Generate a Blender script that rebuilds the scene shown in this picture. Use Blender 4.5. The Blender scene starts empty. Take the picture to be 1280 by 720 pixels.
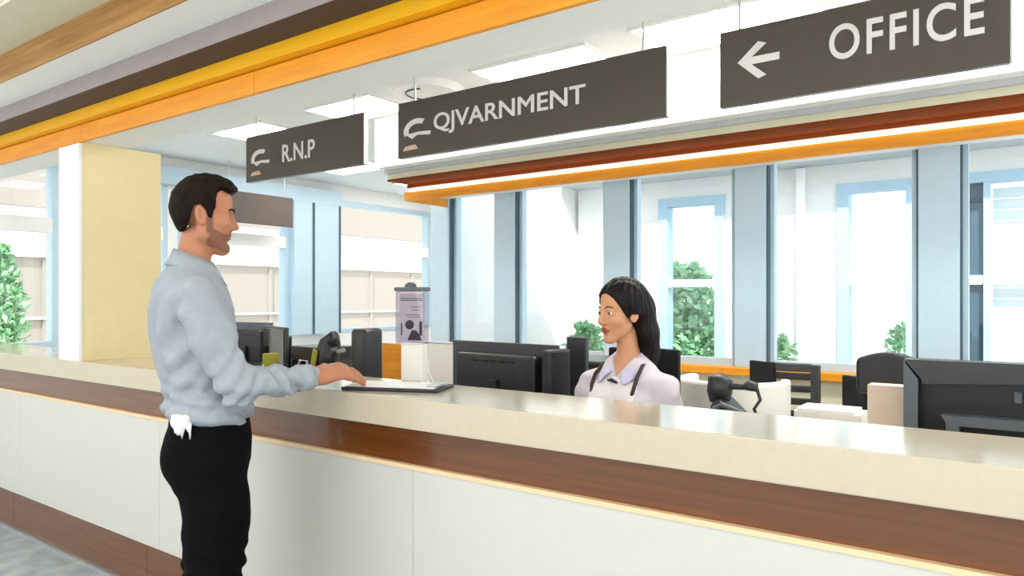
import bpy, bmesh, math, random
import numpy as np
from mathutils import Vector, Matrix
random.seed(7)
rng = np.random.default_rng(11)
C = bpy.context.scene.collection
PI = math.pi
D2R = PI / 180

# ------------------------------------------------------------------ materials
def lin(c):
    r = []
    for v in c:
        v = v / 255.0
        r.append(v / 12.92 if v <= 0.04045 else ((v + 0.055) / 1.055) ** 2.4)
    return (*r, 1.0)

MATS = {}
def mat(name, rgb, rough=0.5, spec=0.5, metal=0.0, var=0.06, scale=14.0, stretch=(1, 1, 1), bump=0.0, rgb2=None, coat=0.0):
    if name in MATS:
        return MATS[name]
    m = bpy.data.materials.new(name)
    m.use_nodes = True
    nt = m.node_tree
    b = nt.nodes['Principled BSDF']
    b.inputs['Roughness'].default_value = rough
    b.inputs['Specular IOR Level'].default_value = spec
    b.inputs['Metallic'].default_value = metal
    b.inputs['Coat Weight'].default_value = coat
    b.inputs['Coat Roughness'].default_value = 0.08
    tc = nt.nodes.new('ShaderNodeTexCoord')
    mp = nt.nodes.new('ShaderNodeMapping')
    mp.inputs['Scale'].default_value = stretch
    nz = nt.nodes.new('ShaderNodeTexNoise')
    nz.inputs['Scale'].default_value = scale
    nz.inputs['Detail'].default_value = 5
    cr = nt.nodes.new('ShaderNodeValToRGB')
    c = lin(rgb)
    if rgb2 is None:
        cr.color_ramp.elements[0].color = (*[v * (1 - var) for v in c[:3]], 1)
        cr.color_ramp.elements[1].color = (*[min(1, v * (1 + var)) for v in c[:3]], 1)
    else:
        cr.color_ramp.elements[0].color = c
        cr.color_ramp.elements[1].color = lin(rgb2)
    cr.color_ramp.elements[0].position = 0.3
    cr.color_ramp.elements[1].position = 0.7
    nt.links.new(tc.outputs['Object'], mp.inputs['Vector'])
    nt.links.new(mp.outputs['Vector'], nz.inputs['Vector'])
    nt.links.new(nz.outputs['Fac'], cr.inputs['Fac'])
    nt.links.new(cr.outputs['Color'], b.inputs['Base Color'])
    if bump:
        bp = nt.nodes.new('ShaderNodeBump')
        bp.inputs['Strength'].default_value = bump
        bp.inputs['Distance'].default_value = 0.01
        nt.links.new(nz.outputs['Fac'], bp.inputs['Height'])
        nt.links.new(bp.outputs['Normal'], b.inputs['Normal'])
    MATS[name] = m
    return m

def emit(name, rgb, strength):
    m = bpy.data.materials.new(name)
    m.use_nodes = True
    b = m.node_tree.nodes['Principled BSDF']
    b.inputs['Base Color'].default_value = lin(rgb)
    b.inputs['Emission Color'].default_value = lin(rgb)
    b.inputs['Emission Strength'].default_value = strength
    return m

def glass(name, tint=(240, 250, 252), refl=0.08):
    m = bpy.data.materials.new(name)
    m.use_nodes = True
    nt = m.node_tree
    nt.nodes.clear()
    out = nt.nodes.new('ShaderNodeOutputMaterial')
    tr = nt.nodes.new('ShaderNodeBsdfTransparent')
    tr.inputs['Color'].default_value = lin(tint)
    gl = nt.nodes.new('ShaderNodeBsdfGlossy')
    gl.inputs['Roughness'].default_value = 0.02
    lw = nt.nodes.new('ShaderNodeLayerWeight')
    lw.inputs['Blend'].default_value = 0.15
    mul = nt.nodes.new('ShaderNodeMath')
    mul.operation = 'MULTIPLY_ADD'
    mul.inputs[1].default_value = 0.35
    mul.inputs[2].default_value = refl * 0.4
    mx = nt.nodes.new('ShaderNodeMixShader')
    nt.links.new(lw.outputs['Fresnel'], mul.inputs[0])
    nt.links.new(mul.outputs[0], mx.inputs[0])
    nt.links.new(tr.outputs[0], mx.inputs[1])
    nt.links.new(gl.outputs[0], mx.inputs[2])
    nt.links.new(mx.outputs[0], out.inputs['Surface'])
    return m

M = dict(
    white=mat('white_paint', (250, 250, 248), 0.55, 0.3, var=0.015),
    ceil=mat('ceiling_paint', (248, 250, 250), 0.7, 0.2, var=0.015),
    grey=mat('cool_grey_paint', (196, 200, 202), 0.6, 0.3, var=0.02),
    mauve=mat('mauve_grey_paint', (160, 148, 146), 0.6, 0.3, var=0.03),
    brownpaint=mat('dark_brown_paint', (78, 64, 60), 0.6, 0.3, var=0.05),
    cream=mat('cream_paint', (226, 222, 196), 0.6, 0.3, var=0.03),
    columnpaint=mat('pale_yellow_paint', (238, 222, 172), 0.55, 0.3, var=0.02),
    yellow=mat('amber_lacquer_led_glow', (255, 184, 14), 0.45, 0.4, var=0.05, stretch=(.6, 6, 6)),  # bright amber holds the LED wash as well as the paint's own yellow
    orange=mat('orange_wood', (232, 146, 28), 0.42, 0.4, rgb2=(246, 165, 40), scale=6, stretch=(.5, 7, 7)),
    lightwood=mat('golden_oak', (150, 104, 48), 0.5, 0.35, rgb2=(186, 140, 78), scale=5, stretch=(.5, 9, 9)),
    walnut=mat('walnut_veneer', (100, 52, 12), 0.32, 0.5, rgb2=(122, 68, 20), scale=5, stretch=(.5, 10, 14), coat=0.7),
    stone=mat('polished_cream_stone', (206, 194, 171), 0.14, 0.55, var=0.025, scale=30),
    panel=mat('white_laminate_panel', (214, 213, 205), 0.3, 0.45, var=0.01),
    ledge=mat('pale_lit_edge', (246, 214, 170), 0.4, 0.4, var=0.03),  # pale tone paints the lit look of the ledge under the walnut band
    floor=mat('blue_grey_carpet', (150, 162, 168), 0.6, 0.3, rgb2=(190, 196, 196), scale=9, bump=0.2),
    frame=mat('pale_blue_aluminium', (194, 218, 233), 0.4, 0.5, metal=0.1, var=0.02),
    outframe=mat('sky_blue_outdoor_frame', (178, 208, 226), 0.5, 0.3, var=0.02),
    rust=mat('rust_brown_paint', (128, 64, 28), 0.85, 0.1, var=0.05),
    plaque=mat('brown_grey_plaque', (98, 88, 82), 0.5, 0.3, var=0.03),
    slate=mat('slate_blue_paint', (72, 98, 112), 0.5, 0.4, var=0.05),
    sign=mat('charcoal_brown_sign_board', (82, 74, 66), 0.3, 0.5, var=0.04),
    letter=mat('white_sign_lettering', (236, 234, 228), 0.5, 0.3, var=0.01),
    peach=mat('peach_sign_mark', (226, 196, 172), 0.5, 0.3, var=0.01),
    alum=mat('brushed_aluminium', (200, 202, 204), 0.35, 0.5, metal=0.8, var=0.04),
    black=mat('black_plastic', (30, 31, 33), 0.38, 0.5, var=0.1),
    charcoal=mat('charcoal_plastic', (52, 54, 56), 0.42, 0.5, var=0.08),
    slatep=mat('slate_plastic', (92, 98, 104), 0.45, 0.45, var=0.05),
    fabric=mat('black_mesh_fabric', (34, 35, 37), 0.8, 0.2, var=0.2, scale=120, bump=0.2),
    screen=mat('dark_glossy_screen', (16, 18, 20), 0.1, 0.5, var=0.05),
    paper=mat('white_paper', (246, 246, 246), 0.7, 0.2, var=0.01),
    offwhite=mat('offwhite_plastic', (232, 230, 222), 0.45, 0.4, var=0.02),
    print=mat('grey_print_ink', (120, 118, 124), 0.6, 0.2, var=0.1),
    printdark=mat('dark_print_ink', (66, 64, 76), 0.6, 0.2, var=0.2),
    poster=mat('lilac_grey_poster', (212, 206, 210), 0.5, 0.3, var=0.05),
    olive=mat('olive_green_plastic', (150, 146, 54), 0.5, 0.3, var=0.1),
    tan=mat('tan_card', (222, 204, 186), 0.7, 0.2, var=0.03),
    deskwood=mat('pale_desk_laminate', (216, 204, 180), 0.4, 0.4, var=0.03),
    leaf=mat('fresh_green_leaf', (122, 184, 130), 0.5, 0.3, rgb2=(182, 218, 174), scale=8),
    bark=mat('grey_brown_bark', (110, 96, 80), 0.8, 0.2, var=0.2),
    outwall=mat('white_render', (246, 246, 244), 0.8, 0.2, var=0.02),
    beige=mat('beige_cladding', (176, 166, 156), 0.8, 0.2, var=0.04, stretch=(1, 4, .2)),
    pave=mat('pale_paving', (214, 212, 206), 0.85, 0.2, var=0.05),
    skin=mat('tanned_skin', (182, 122, 90), 0.5, 0.4, var=0.04, scale=30),
    stubble=mat('stubbled_skin', (152, 106, 82), 0.55, 0.35, var=0.08, scale=60),
    lip=mat('lip_skin', (170, 98, 84), 0.4, 0.4, var=0.04),
    wskin=mat('warm_brown_skin', (206, 150, 112), 0.45, 0.4, var=0.03, scale=30),
    wlip=mat('red_lipstick', (158, 62, 58), 0.35, 0.45, var=0.04),
    hair=mat('dark_brown_hair', (20, 13, 9), 0.7, 0.12, rgb2=(32, 22, 16), scale=60, stretch=(1, 1, .25), bump=0.3),
    whair=mat('black_hair', (9, 6, 6), 0.5, 0.2, rgb2=(17, 12, 11), scale=70, stretch=(2, 2, .12), bump=0.3),
    eyew=mat('eye_white', (232, 228, 222), 0.25, 0.5, var=0.01),
    iris=mat('dark_brown_iris', (48, 32, 24), 0.2, 0.5, var=0.1),
    brow=mat('brow_hair', (46, 34, 28), 0.7, 0.2, var=0.1),
    shirt=mat('pale_blue_grey_shirting', (156, 163, 172), 0.8, 0.2, rgb2=(165, 171, 179), scale=40, bump=0.05),
    trouser=mat('black_trouser_cloth', (9, 9, 10), 0.85, 0.1, var=0.15, scale=60),
    leather=mat('black_leather', (22, 20, 19), 0.35, 0.5, var=0.1),
    blouse=mat('pale_lilac_blouse_cloth', (212, 202, 212), 0.8, 0.2, var=0.03, scale=40),
    blousecollar=mat('lilac_collar_cloth', (200, 196, 222), 0.8, 0.2, var=0.03),
    bib=mat('white_bib_cloth', (240, 236, 236), 0.8, 0.2, var=0.01),
    strap=mat('dark_brown_strap', (64, 50, 48), 0.6, 0.3, var=0.1),
    led=emit('cove_led', (255, 250, 240), 2.4),
    lamp=emit('hall_fill_diffuser', (255, 244, 226), 4.2),
    lamp3=emit('recess_fill_diffuser', (255, 250, 244), 8),
    lamp2=emit('staff_lamp_diffuser', (255, 249, 240), 20),
    glass=glass('clear_window_glass', (252, 254, 255), 0.05),
    acrylic=glass('clear_acrylic', (236, 232, 238), 0.2),
)

def add_zone(m, attr, rgb):
    """where the mesh carries the attribute, the skin has another colour (beard shadow, lips)"""
    nt = m.node_tree
    b = nt.nodes['Principled BSDF']
    src = b.inputs['Base Color'].links[0].from_socket
    at_ = nt.nodes.new('ShaderNodeAttribute')
    at_.attribute_name = attr
    mx = nt.nodes.new('ShaderNodeMix')
    mx.data_type = 'RGBA'
    nt.links.new(at_.outputs['Fac'], mx.inputs[0])
    nt.links.new(src, mx.inputs[6])
    mx.inputs[7].default_value = lin(rgb)
    nt.links.new(mx.outputs[2], b.inputs['Base Color'])
add_zone(M['skin'], 'beard', (124, 82, 62))
add_zone(M['skin'], 'lips', (166, 92, 78))
add_zone(M['wskin'], 'lips', (160, 64, 60))

# ------------------------------------------------------------------ builders
def obj(name, bm, m, parent=None, smooth=False):
    if isinstance(bm, bpy.types.Mesh):
        me = bm
    else:
        bmesh.ops.recalc_face_normals(bm, faces=bm.faces[:])
        me = bpy.data.meshes.new(name)
        bm.to_mesh(me)
        bm.free()
    me.name = name
    if smooth:
        for p in me.polygons:
            p.use_smooth = True
    if m is not None and not len(me.materials):
        for q in (m if isinstance(m, (list, tuple)) else [m]):
            me.materials.append(q)
    o = bpy.data.objects.new(name, me)
    C.objects.link(o)
    o.parent = parent
    return o

def tag(o, label, cat=None, group=None, kind=None):
    o['label'] = label
    if cat: o['category'] = cat
    if group: o['group'] = group
    if kind: o['kind'] = kind
    return o

def thing(name, label, cat, loc=(0, 0, 0), rz=0.0, group=None, kind=None):
    o = bpy.data.objects.new(name, None)
    o.empty_display_size = 0.1
    C.objects.link(o)
    o.location = loc
    o.rotation_euler = (0, 0, rz)
    return tag(o, label, cat, group, kind)

def copy_tree(o, parent=None):
    c = o.copy()
    C.objects.link(c)
    c.parent = parent
    for ch in list(o.children):
        copy_tree(ch, c)
    return c

def B(*boxes, bev=0.0, seg=2):
    """boxes given as (x0,x1,y0,y1,z0,z1[,Matrix])"""
    bm = bmesh.new()
    for b in boxes:
        add_box(bm, *b, bev=bev, seg=seg)
    return bm

def add_box(bm, x0, x1, y0, y1, z0, z1, mtx=None, bev=0.0, seg=2):
    t = bmesh.new()
    bmesh.ops.create_cube(t, size=1)
    for v in t.verts:
        v.co = Vector(((x0 + x1) / 2 + v.co.x * (x1 - x0), (y0 + y1) / 2 + v.co.y * (y1 - y0), (z0 + z1) / 2 + v.co.z * (z1 - z0)))
    if bev:
        bmesh.ops.bevel(t, geom=t.edges[:] + t.verts[:], offset=bev, segments=seg, affect='EDGES', profile=0.5)
    if mtx is not None:
        bmesh.ops.transform(t, matrix=mtx, verts=t.verts[:])
    merge(bm, t)

def merge(bm, t):
    me = bpy.data.meshes.new('tmp')
    t.to_mesh(me)
    t.free()
    bm.from_mesh(me)
    bpy.data.meshes.remove(me)

def add_tube(bm, pts, r, seg=12, cap=True):
    """swept circle; r is a number or a list"""
    pts = [Vector(p) for p in pts]
    rs = r if isinstance(r, (list, tuple)) else [r] * len(pts)
    rings = []
    up = None
    for i, p in enumerate(pts):
        d = (pts[min(i + 1, len(pts) - 1)] - pts[max(i - 1, 0)]).normalized()
        if up is None:
            up = d.orthogonal().normalized()
        a = (up - d * up.dot(d)).normalized()
        up = a
        b = d.cross(a)
        rings.append([bm.verts.new(p + (a * math.cos(k * 2 * PI / seg) + b * math.sin(k * 2 * PI / seg)) * rs[i]) for k in range(seg)])
    for i in range(len(rings) - 1):
        for k in range(seg):
            bm.faces.new((rings[i][k], rings[i][(k + 1) % seg], rings[i + 1][(k + 1) % seg], rings[i + 1][k]))
    if cap:
        bm.faces.new(rings[0][::-1])
        bm.faces.new(rings[-1])

def T(*paths, seg=12):
    bm = bmesh.new()
    for pts, r in paths:
        add_tube(bm, pts, r, seg)
    return bm

def add_prism(bm, poly, axis, a0, a1, bev=0.0):
    """poly in the two other axes; axis 'x','y','z'"""
    def P(u, v, w):
        return {'x': (w, u, v), 'y': (u, w, v), 'z': (u, v, w)}[axis]
    t = bmesh.new()
    lo = [t.verts.new(P(u, v, a0)) for u, v in poly]
    hi = [t.verts.new(P(u, v, a1)) for u, v in poly]
    n = len(poly)
    t.faces.new(lo[::-1])
    t.faces.new(hi)
    for i in range(n):
        t.faces.new((lo[i], lo[(i + 1) % n], hi[(i + 1) % n], hi[i]))
    bmesh.ops.recalc_face_normals(t, faces=t.faces[:])
    if bev:
        bmesh.ops.bevel(t, geom=t.edges[:] + t.verts[:], offset=bev, segments=2, affect='EDGES', profile=0.5)
    merge(bm, t)

def PR(poly, axis, a0, a1, bev=0.0):
    bm = bmesh.new()
    add_prism(bm, poly, axis, a0, a1, bev)
    return bm

# ------------------------------------------------------------------ signed distance sculpting
def axis(*segs):
    out = []
    for lo, hi, st in segs:
        n = max(1, round((hi - lo) / st))
        out += list(np.linspace(lo, hi, n, endpoint=False))
    out.append(segs[-1][1])
    return np.array(out, dtype=np.float32)

class Field:
    def __init__(s, xs, ys, zs):
        s.a = (xs, ys, zs)
        s.F = np.full((len(xs), len(ys), len(zs)), 0.3, dtype=np.float32)
        s.o = np.zeros(3)
        s.M = np.eye(3)

    def frame(s, o=(0, 0, 0), yaw=0.0, pitch=0.0, sc=1.0):
        cy, sy, cp, sp = math.cos(yaw), math.sin(yaw), math.cos(pitch), math.sin(pitch)
        Rz = np.array([[cy, -sy, 0], [sy, cy, 0], [0, 0, 1]])
        Ry = np.array([[cp, 0, sp], [0, 1, 0], [-sp, 0, cp]])
        s.M = Rz @ Ry
        s.o = np.array(o, float)
        s.sc = sc
        return s
    sc = 1.0

    def grid(s, c, r):
        g = s.M @ (np.array(c, float) * s.sc) + s.o
        r = r * s.sc + 0.025
        sl = []
        for i in range(3):
            lo, hi = np.searchsorted(s.a[i], [g[i] - r, g[i] + r])
            sl.append(slice(int(lo), int(hi)))
        X, Y, Z = np.meshgrid(*[s.a[i][sl[i]] for i in range(3)], indexing='ij')
        P = np.stack([X - s.o[0], Y - s.o[1], Z - s.o[2]], -1) @ s.M.astype(np.float32) / s.sc
        return tuple(sl), P

    def put(s, sl, d, k, op):
        d = (d * s.sc).astype(np.float32)
        k = k * s.sc
        A = s.F[sl]
        if op == 'sub':
            d = -d
            h = np.maximum(k - np.abs(A - d), 0) / max(k, 1e-6)
            s.F[sl] = np.maximum(A, d) + h * h * k * 0.25
        else:
            h = np.maximum(k - np.abs(A - d), 0) / max(k, 1e-6)
            s.F[sl] = np.minimum(A, d) - h * h * k * 0.25

    def ell(s, c, r, k=0.012, op='u', ry=0.0, rz=0.0):
        sl, P = s.grid(c, max(r) + k)
        if P.size == 0: return
        q = P - np.array(c, np.float32)
        if ry or rz:
            cy, sy, cz, sz = math.cos(ry), math.sin(ry), math.cos(rz), math.sin(rz)
            R = np.array([[cz, -sz, 0], [sz, cz, 0], [0, 0, 1]]) @ np.array([[cy, 0, sy], [0, 1, 0], [-sy, 0, cy]])
            q = q @ R.astype(np.float32)
        r = np.array(r, np.float32)
        k0 = np.sqrt(((q / r) ** 2).sum(-1))
        k1 = np.sqrt(((q / (r * r)) ** 2).sum(-1)) + 1e-6
        s.put(sl, k0 * (k0 - 1) / k1, k, op)

    def cone(s, a, b, ra, rb, k=0.012, op='u', flat=None, ratio=1.0):
        a, b = np.array(a, float), np.array(b, float)
        sl, P = s.grid((a + b) / 2, np.linalg.norm(b - a) / 2 + max(ra, rb) + k)
        if P.size == 0: return
        ba = b - a
        L2 = float(ba @ ba) + 1e-9
        q = P - a.astype(np.float32)
        t = np.clip((q @ ba.astype(np.float32)) / L2, 0, 1)
        w = q - t[..., None] * ba.astype(np.float32)
        if flat is not None:
            n = np.array(flat, float)
            n = (n / np.linalg.norm(n)).astype(np.float32)
            cmp_ = w @ n
            w = w + n * (cmp_ * (1 / ratio - 1))[..., None]
        d = np.sqrt((w * w).sum(-1)) - (ra + (rb - ra) * t)
        s.put(sl, d * min(1.0, ratio), k, op)

    def chain(s, pts, rs, k=0.012, **kw):
        for i in range(len(pts) - 1):
            s.cone(pts[i], pts[i + 1], rs[i], rs[i + 1], k, **kw)

    def loft(s, prof, k=0.02, grow=0.0, power=2.0):
        """prof rows: z, f centre, rf, rl ; optional 5th l centre"""
        pr = np.array(sorted(prof), float)
        z0, z1 = pr[0, 0], pr[-1, 0]
        rm = max(pr[:, 2].max(), pr[:, 3].max()) + abs(pr[:, 1]).max() + grow
        half = (z1 - z0) / 2
        sl, P = s.grid((0, 0, (z0 + z1) / 2), max(rm, half) + 0.05)
        z = P[..., 2]
        zc = np.clip(z, z0, z1)
        fc = np.interp(zc, pr[:, 0], pr[:, 1])
        rf = np.interp(zc, pr[:, 0], pr[:, 2]) + grow
        rl = np.interp(zc, pr[:, 0], pr[:, 3]) + grow
        u = np.abs((P[..., 0] - fc) / rf)
        v = np.abs(P[..., 1] / rl)
        d = ((u ** power + v ** power) ** (1 / power) - 1) * np.minimum(rf, rl)
        d = np.maximum(d, np.abs(z - (z0 + z1) / 2) - half)
        s.put(sl, d, k, 'u')

    def full(s):
        X, Y, Z = np.meshgrid(*s.a, indexing='ij')
        P = np.stack([X - s.o[0], Y - s.o[1], Z - s.o[2]], -1) @ s.M.astype(np.float32) / s.sc
        return P[..., 0], P[..., 1], P[..., 2]

    def keep(s, g):
        s.F = np.maximum(s.F, (g * s.sc).astype(np.float32))

    def mesh(s, name, paint=None, mats=()):
        F = s.F
        S = F < 0
        nx, ny, nz = F.shape
        cnt = np.zeros((nx - 1, ny - 1, nz - 1), np.int8)
        for i in (0, 1):
            for j in (0, 1):
                for k in (0, 1):
                    cnt += S[i:nx - 1 + i, j:ny - 1 + j, k:nz - 1 + k]
        I = np.argwhere((cnt > 0) & (cnt < 8))
        idx = np.full(cnt.shape, -1, np.int32)
        idx[I[:, 0], I[:, 1], I[:, 2]] = np.arange(len(I))
        acc = np.zeros((len(I), 3))
        n = np.zeros(len(I))
        co = np.array([(i, j, k) for i in (0, 1) for j in (0, 1) for k in (0, 1)])
        ax = s.a
        def pos(Q):
            return np.stack([ax[0][Q[:, 0]], ax[1][Q[:, 1]], ax[2][Q[:, 2]]], -1)
        for a in range(8):
            for b in range(a + 1, 8):
                if np.abs(co[a] - co[b]).sum() != 1: continue
                A, Bq = I + co[a], I + co[b]
                fa = F[A[:, 0], A[:, 1], A[:, 2]]
                fb = F[Bq[:, 0], Bq[:, 1], Bq[:, 2]]
                m = (fa < 0) != (fb < 0)
                t = np.where(m, fa / np.where(m, fa - fb, 1), 0)
                p = pos(A) * (1 - t[:, None]) + pos(Bq) * t[:, None]
                acc[m] += p[m]
                n[m] += 1
        V = acc / n[:, None]
        quads = []
        for d in range(3):
            sh = [slice(0, None)] * 3
            lo = [slice(1, -1)] * 3
            lo[d] = slice(0, -1)
            hi = [slice(1, -1)] * 3
            hi[d] = slice(1, None)
            s0, s1 = S[tuple(lo)], S[tuple(hi)]
            E_ = np.argwhere(s0 != s1)
            if len(E_) == 0: continue
            sgn = s0[E_[:, 0], E_[:, 1], E_[:, 2]]
            off = np.ones(3, int)
            off[d] = 0
            E_ = E_ + off
            u, v = (d + 1) % 3, (d + 2) % 3
            q = []
            for du, dv in ((-1, -1), (0, -1), (0, 0), (-1, 0)):
                c = E_.copy()
                c[:, u] += du
                c[:, v] += dv
                q.append(idx[c[:, 0], c[:, 1], c[:, 2]])
            q = np.stack(q, -1)
            q[~sgn] = q[~sgn][:, ::-1]
            quads.append(q)
        Q = np.concatenate(quads)
        Q = Q[(Q >= 0).all(1)]
        # a light Laplacian pass evens out the lattice
        for _ in range(2):
            sm = np.zeros_like(V)
            ct = np.zeros(len(V))
            for a in range(4):
                i0, i1 = Q[:, a], Q[:, (a + 1) % 4]
                np.add.at(sm, i0, V[i1]); np.add.at(ct, i0, 1)
                np.add.at(sm, i1, V[i0]); np.add.at(ct, i1, 1)
            V = V * 0.6 + 0.4 * sm / np.maximum(ct, 1)[:, None]
        me = bpy.data.meshes.new(name)
        me.vertices.add(len(V))
        me.vertices.foreach_set('co', V.astype(np.float32).ravel())
        me.loops.add(len(Q) * 4)
        me.loops.foreach_set('vertex_index', Q.astype(np.int32).ravel())
        me.polygons.add(len(Q))
        me.polygons.foreach_set('loop_start', np.arange(0, len(Q) * 4, 4, dtype=np.int32))
        for m_ in mats: me.materials.append(m_)
        me.polygons.foreach_set('use_smooth', np.ones(len(Q), bool))
        if paint is not None:
            for nm, val in paint((V - s.o) @ s.M / s.sc).items():
                at_ = me.attributes.new(nm, 'FLOAT', 'POINT')
                at_.data.foreach_set('value', val.astype(np.float32))
        me.update(calc_edges=True)
        me.validate()
        return me

def poly_sd(px, pz, poly):
    """signed distance (negative inside) to a 2D polygon"""
    p = np.array(poly, float)
    d = np.full(px.shape, 1e9, np.float32)
    ins = np.zeros(px.shape, bool)
    n = len(p)
    for i in range(n):
        a, b = p[i], p[(i + 1) % n]
        e = b - a
        wx, wz = px - a[0], pz - a[1]
        t = np.clip((wx * e[0] + wz * e[1]) / (e @ e), 0, 1)
        d = np.minimum(d, (wx - t * e[0]) ** 2 + (wz - t * e[1]) ** 2)
        c1 = (a[1] <= pz) & (pz < b[1]) & (e[0] * wz > e[1] * wx)
        c2 = (b[1] <= pz) & (pz < a[1]) & (e[0] * wz < e[1] * wx)
        ins ^= c1 | c2
    d = np.sqrt(d)
    return np.where(ins, -d, d)

# ------------------------------------------------------------------ camera geometry (focal length 900 px of 1280)
CAM_Z = 1.40
FOC = 900.0
YAW = math.atan2(0.5874, 0.8093)
cam_d = bpy.data.cameras.new('camera')
cam = bpy.data.objects.new('camera', cam_d)
C.objects.link(cam)
cam.location = (0, 0, CAM_Z)
cam.rotation_euler = (PI / 2, 0, YAW)
cam_d.sensor_width = 36
cam_d.lens = 36 * FOC / 1280
cam_d.shift_y = 12 / 1280
cam_d.clip_end = 200
bpy.context.scene.camera = cam

# ------------------------------------------------------------------ the room
def S(name, bm, m, label, cat=None, parent=None):
    o = obj(name, bm, m, parent)
    if parent is None:
        tag(o, label, cat, kind='structure')
    return o

CT = 1.07            # counter top height
S('floor', B((-6.62, 3, -5, 7.4, -0.06, 0)), M['floor'], 'blue grey carpeted floor running along the service counter', 'floor')
S('ground', B((-30, 20, 7.4, 40, -0.16, -0.1), (3.0, 20, -5, 7.4, -0.16, -0.1), (-30, -6.62, -5, 7.4, -0.16, -0.1)), M['pave'], 'pale paved ground outside the windows', 'ground')

# ceiling over the staff area, with the stepped bulkhead over the counter
S('ceiling', B((-6.5, 2.2, 1.95, 4.56, 2.70, 2.80), (-6.5, -3.9, 4.56, 7.32, 2.70, 2.80)), M['ceil'], 'white ceiling over the staff area behind the counter', 'ceiling')
XL, XR = -6.5, 2.2
S('trim_1', B((XL, XR, 1.72, 1.95, 2.215, 2.80)), M['ceil'], 'white flat underside of the bulkhead over the counter', 'bulkhead')
bm = bmesh.new()
xs = [XL, -5.2, -3.98, -2.49, -0.9, 0.7, XR]
for a, b in zip(xs[:-1], xs[1:]):
    add_box(bm, a + .0015, b - .0015, 1.70, 1.718, 2.205, 2.292, bev=.001, seg=1)
S('trim_2', bm, M['orange'], 'orange wood fascia with panel joints, lowest board of the bulkhead', 'fascia')
S('trim_3', B((XL, XR, 1.66, 1.72, 2.297, 2.352)), M['yellow'], 'amber yellow strip, LED glow painted in, above the orange wood fascia', 'fascia')
S('trim_4', B((XL, XR, 1.53, 1.75, 2.352, 2.36)), M['brownpaint'], 'dark brown soffit band above the amber strip', 'soffit')
S('trim_5', B((XL, XR, 1.526, 1.5295, 2.351, 2.425), (XL, XR, 1.53, 1.75, 2.3605, 2.425)), M['mauve'], 'mauve grey fascia above the dark brown band', 'fascia')
S('trim_6', B((XL, XR, 1.352, 1.75, 2.425, 2.44)), M['white'], 'broad white soffit band between grey and wood bands', 'soffit')
S('trim_7', B((XL, XR, 1.345, 1.3515, 2.424, 2.555), (XL, XR, 1.3516, 1.75, 2.4405, 2.555)), M['lightwood'], 'golden brown wood band high in the ceiling', 'fascia')
S('trim_8', B((XL, XR, 1.12, 1.75, 2.555, 2.57)), M['cream'], 'cream soffit band above the golden brown wood', 'soffit')
S('trim_9', B((XL, XR, 1.10, 1.75, 2.57, 2.95)), M['white'], 'white topmost fascia of the stepped ceiling', 'fascia')

# hall ceiling added out of view to block sun, with added light panels
S('ceiling_hall', B((-6.5, 2.2, -5, 1.10, 2.95, 3.05)), M['ceil'], 'white unseen ceiling added over the public hall to block sun', 'ceiling')
# soffit over the windows
SX0, SX1 = -3.86, 2.2
S('trim_10', B((SX0, SX1, 3.63, 4.40, 2.335, 2.70)), M['ceil'], 'pale upper box of the soffit over the windows', 'soffit')
S('trim_11', B((SX0, SX1, 3.72, 4.40, 2.305, 2.335)), M['grey'], 'thin grey recess line under the soffit box', 'trim')
S('trim_12', B((SX0, SX1, 3.75, 4.40, 2.268, 2.305)), M['cream'], 'cream board line along the window soffit', 'trim')
S('trim_13', B((SX0, SX1, 3.752, 4.40, 2.256, 2.268)), M['rust'], 'dark brown underside above the light strip', 'trim')
S('trim_14', B((SX0, SX1, 3.93, 3.955, 2.13, 2.195), (SX0, SX0 + .025, 3.955, 4.395, 2.13, 2.195)), M['orange'], 'orange wood fascia running along the window heads', 'fascia')
lt = tag(obj('cove_light', B((SX0 + .05, SX1, 3.92, 3.945, 2.196, 2.209)), M['led']), 'white light strip lying on the orange fascia over the windows', 'light strip')
S('trim_15', B((SX0, SX1, 3.96, 4.40, 2.232, 2.2555)), M['rust'], 'rust brown board behind the light strip over the windows', 'trim')
S('trim_21', B((SX0, SX1, 3.965, 4.40, 2.195, 2.2315)), M['white'], 'white reveal right behind the light strip over the windows', 'trim')

# window wall
WY = 4.40
posts = [4.02, 3.366, 2.41, 1.50, 0.505, -0.45, -1.40]
S('wall_back', B((-4.02, 2.2, 4.40, 4.56, 0, 0.925)), M['cream'], 'cream low wall under the long row of windows', 'wall')
S('trim_16', B((-4.02, 2.2, 4.34, 4.60, 0.927, 0.973), bev=.004), M['orange'], 'orange wood window sill along the low wall', 'window sill')
S('wall_header', B((-4.02, 2.2, 4.405, 4.56, 2.36, 2.80)), M['white'], 'white wall strip above the window heads', 'wall')
for i in range(len(posts) - 1):
    a, b = -posts[i], -posts[i + 1]
    w = thing('window_%d' % (i + 1), ['narrow window bay at the end of the orange soffit', 'window bay behind the middle black monitor',
              'window bay just behind the seated woman', 'window bay with white frames and blossom outside', 'window bay with blinds outside, behind the big monitor',
              'window bay past the big monitor'][i], 'window', (a, WY, 0.973), kind='structure')
    h = 2.36 - 0.973
    obj('mullion', B((0, .19, 0, .155, 0, h), bev=.004), M['frame'], w)
    obj('side_shade_and_edge', B((.1905, .2, .02, .15, 0, h), (-.012, -.0005, .03, .15, 0, h)), M['slate'], w)  # right bar paints the mullion's shaded side dark, left bar is a dark edge
    obj('frame', B((.2, b - a - .012, .06, .12, 0, .045), (.2, b - a - .012, .06, .12, h - .13, h - .09),
                   (.2, .225, .06, .12, .045, h - .13), (b - a - .037, b - a - .012, .06, .12, .045, h - .13)), M['frame'], w)
    obj('pane', B((.22, b - a - .03, .086, .092, .04, h)), M['glass'], w)

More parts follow.
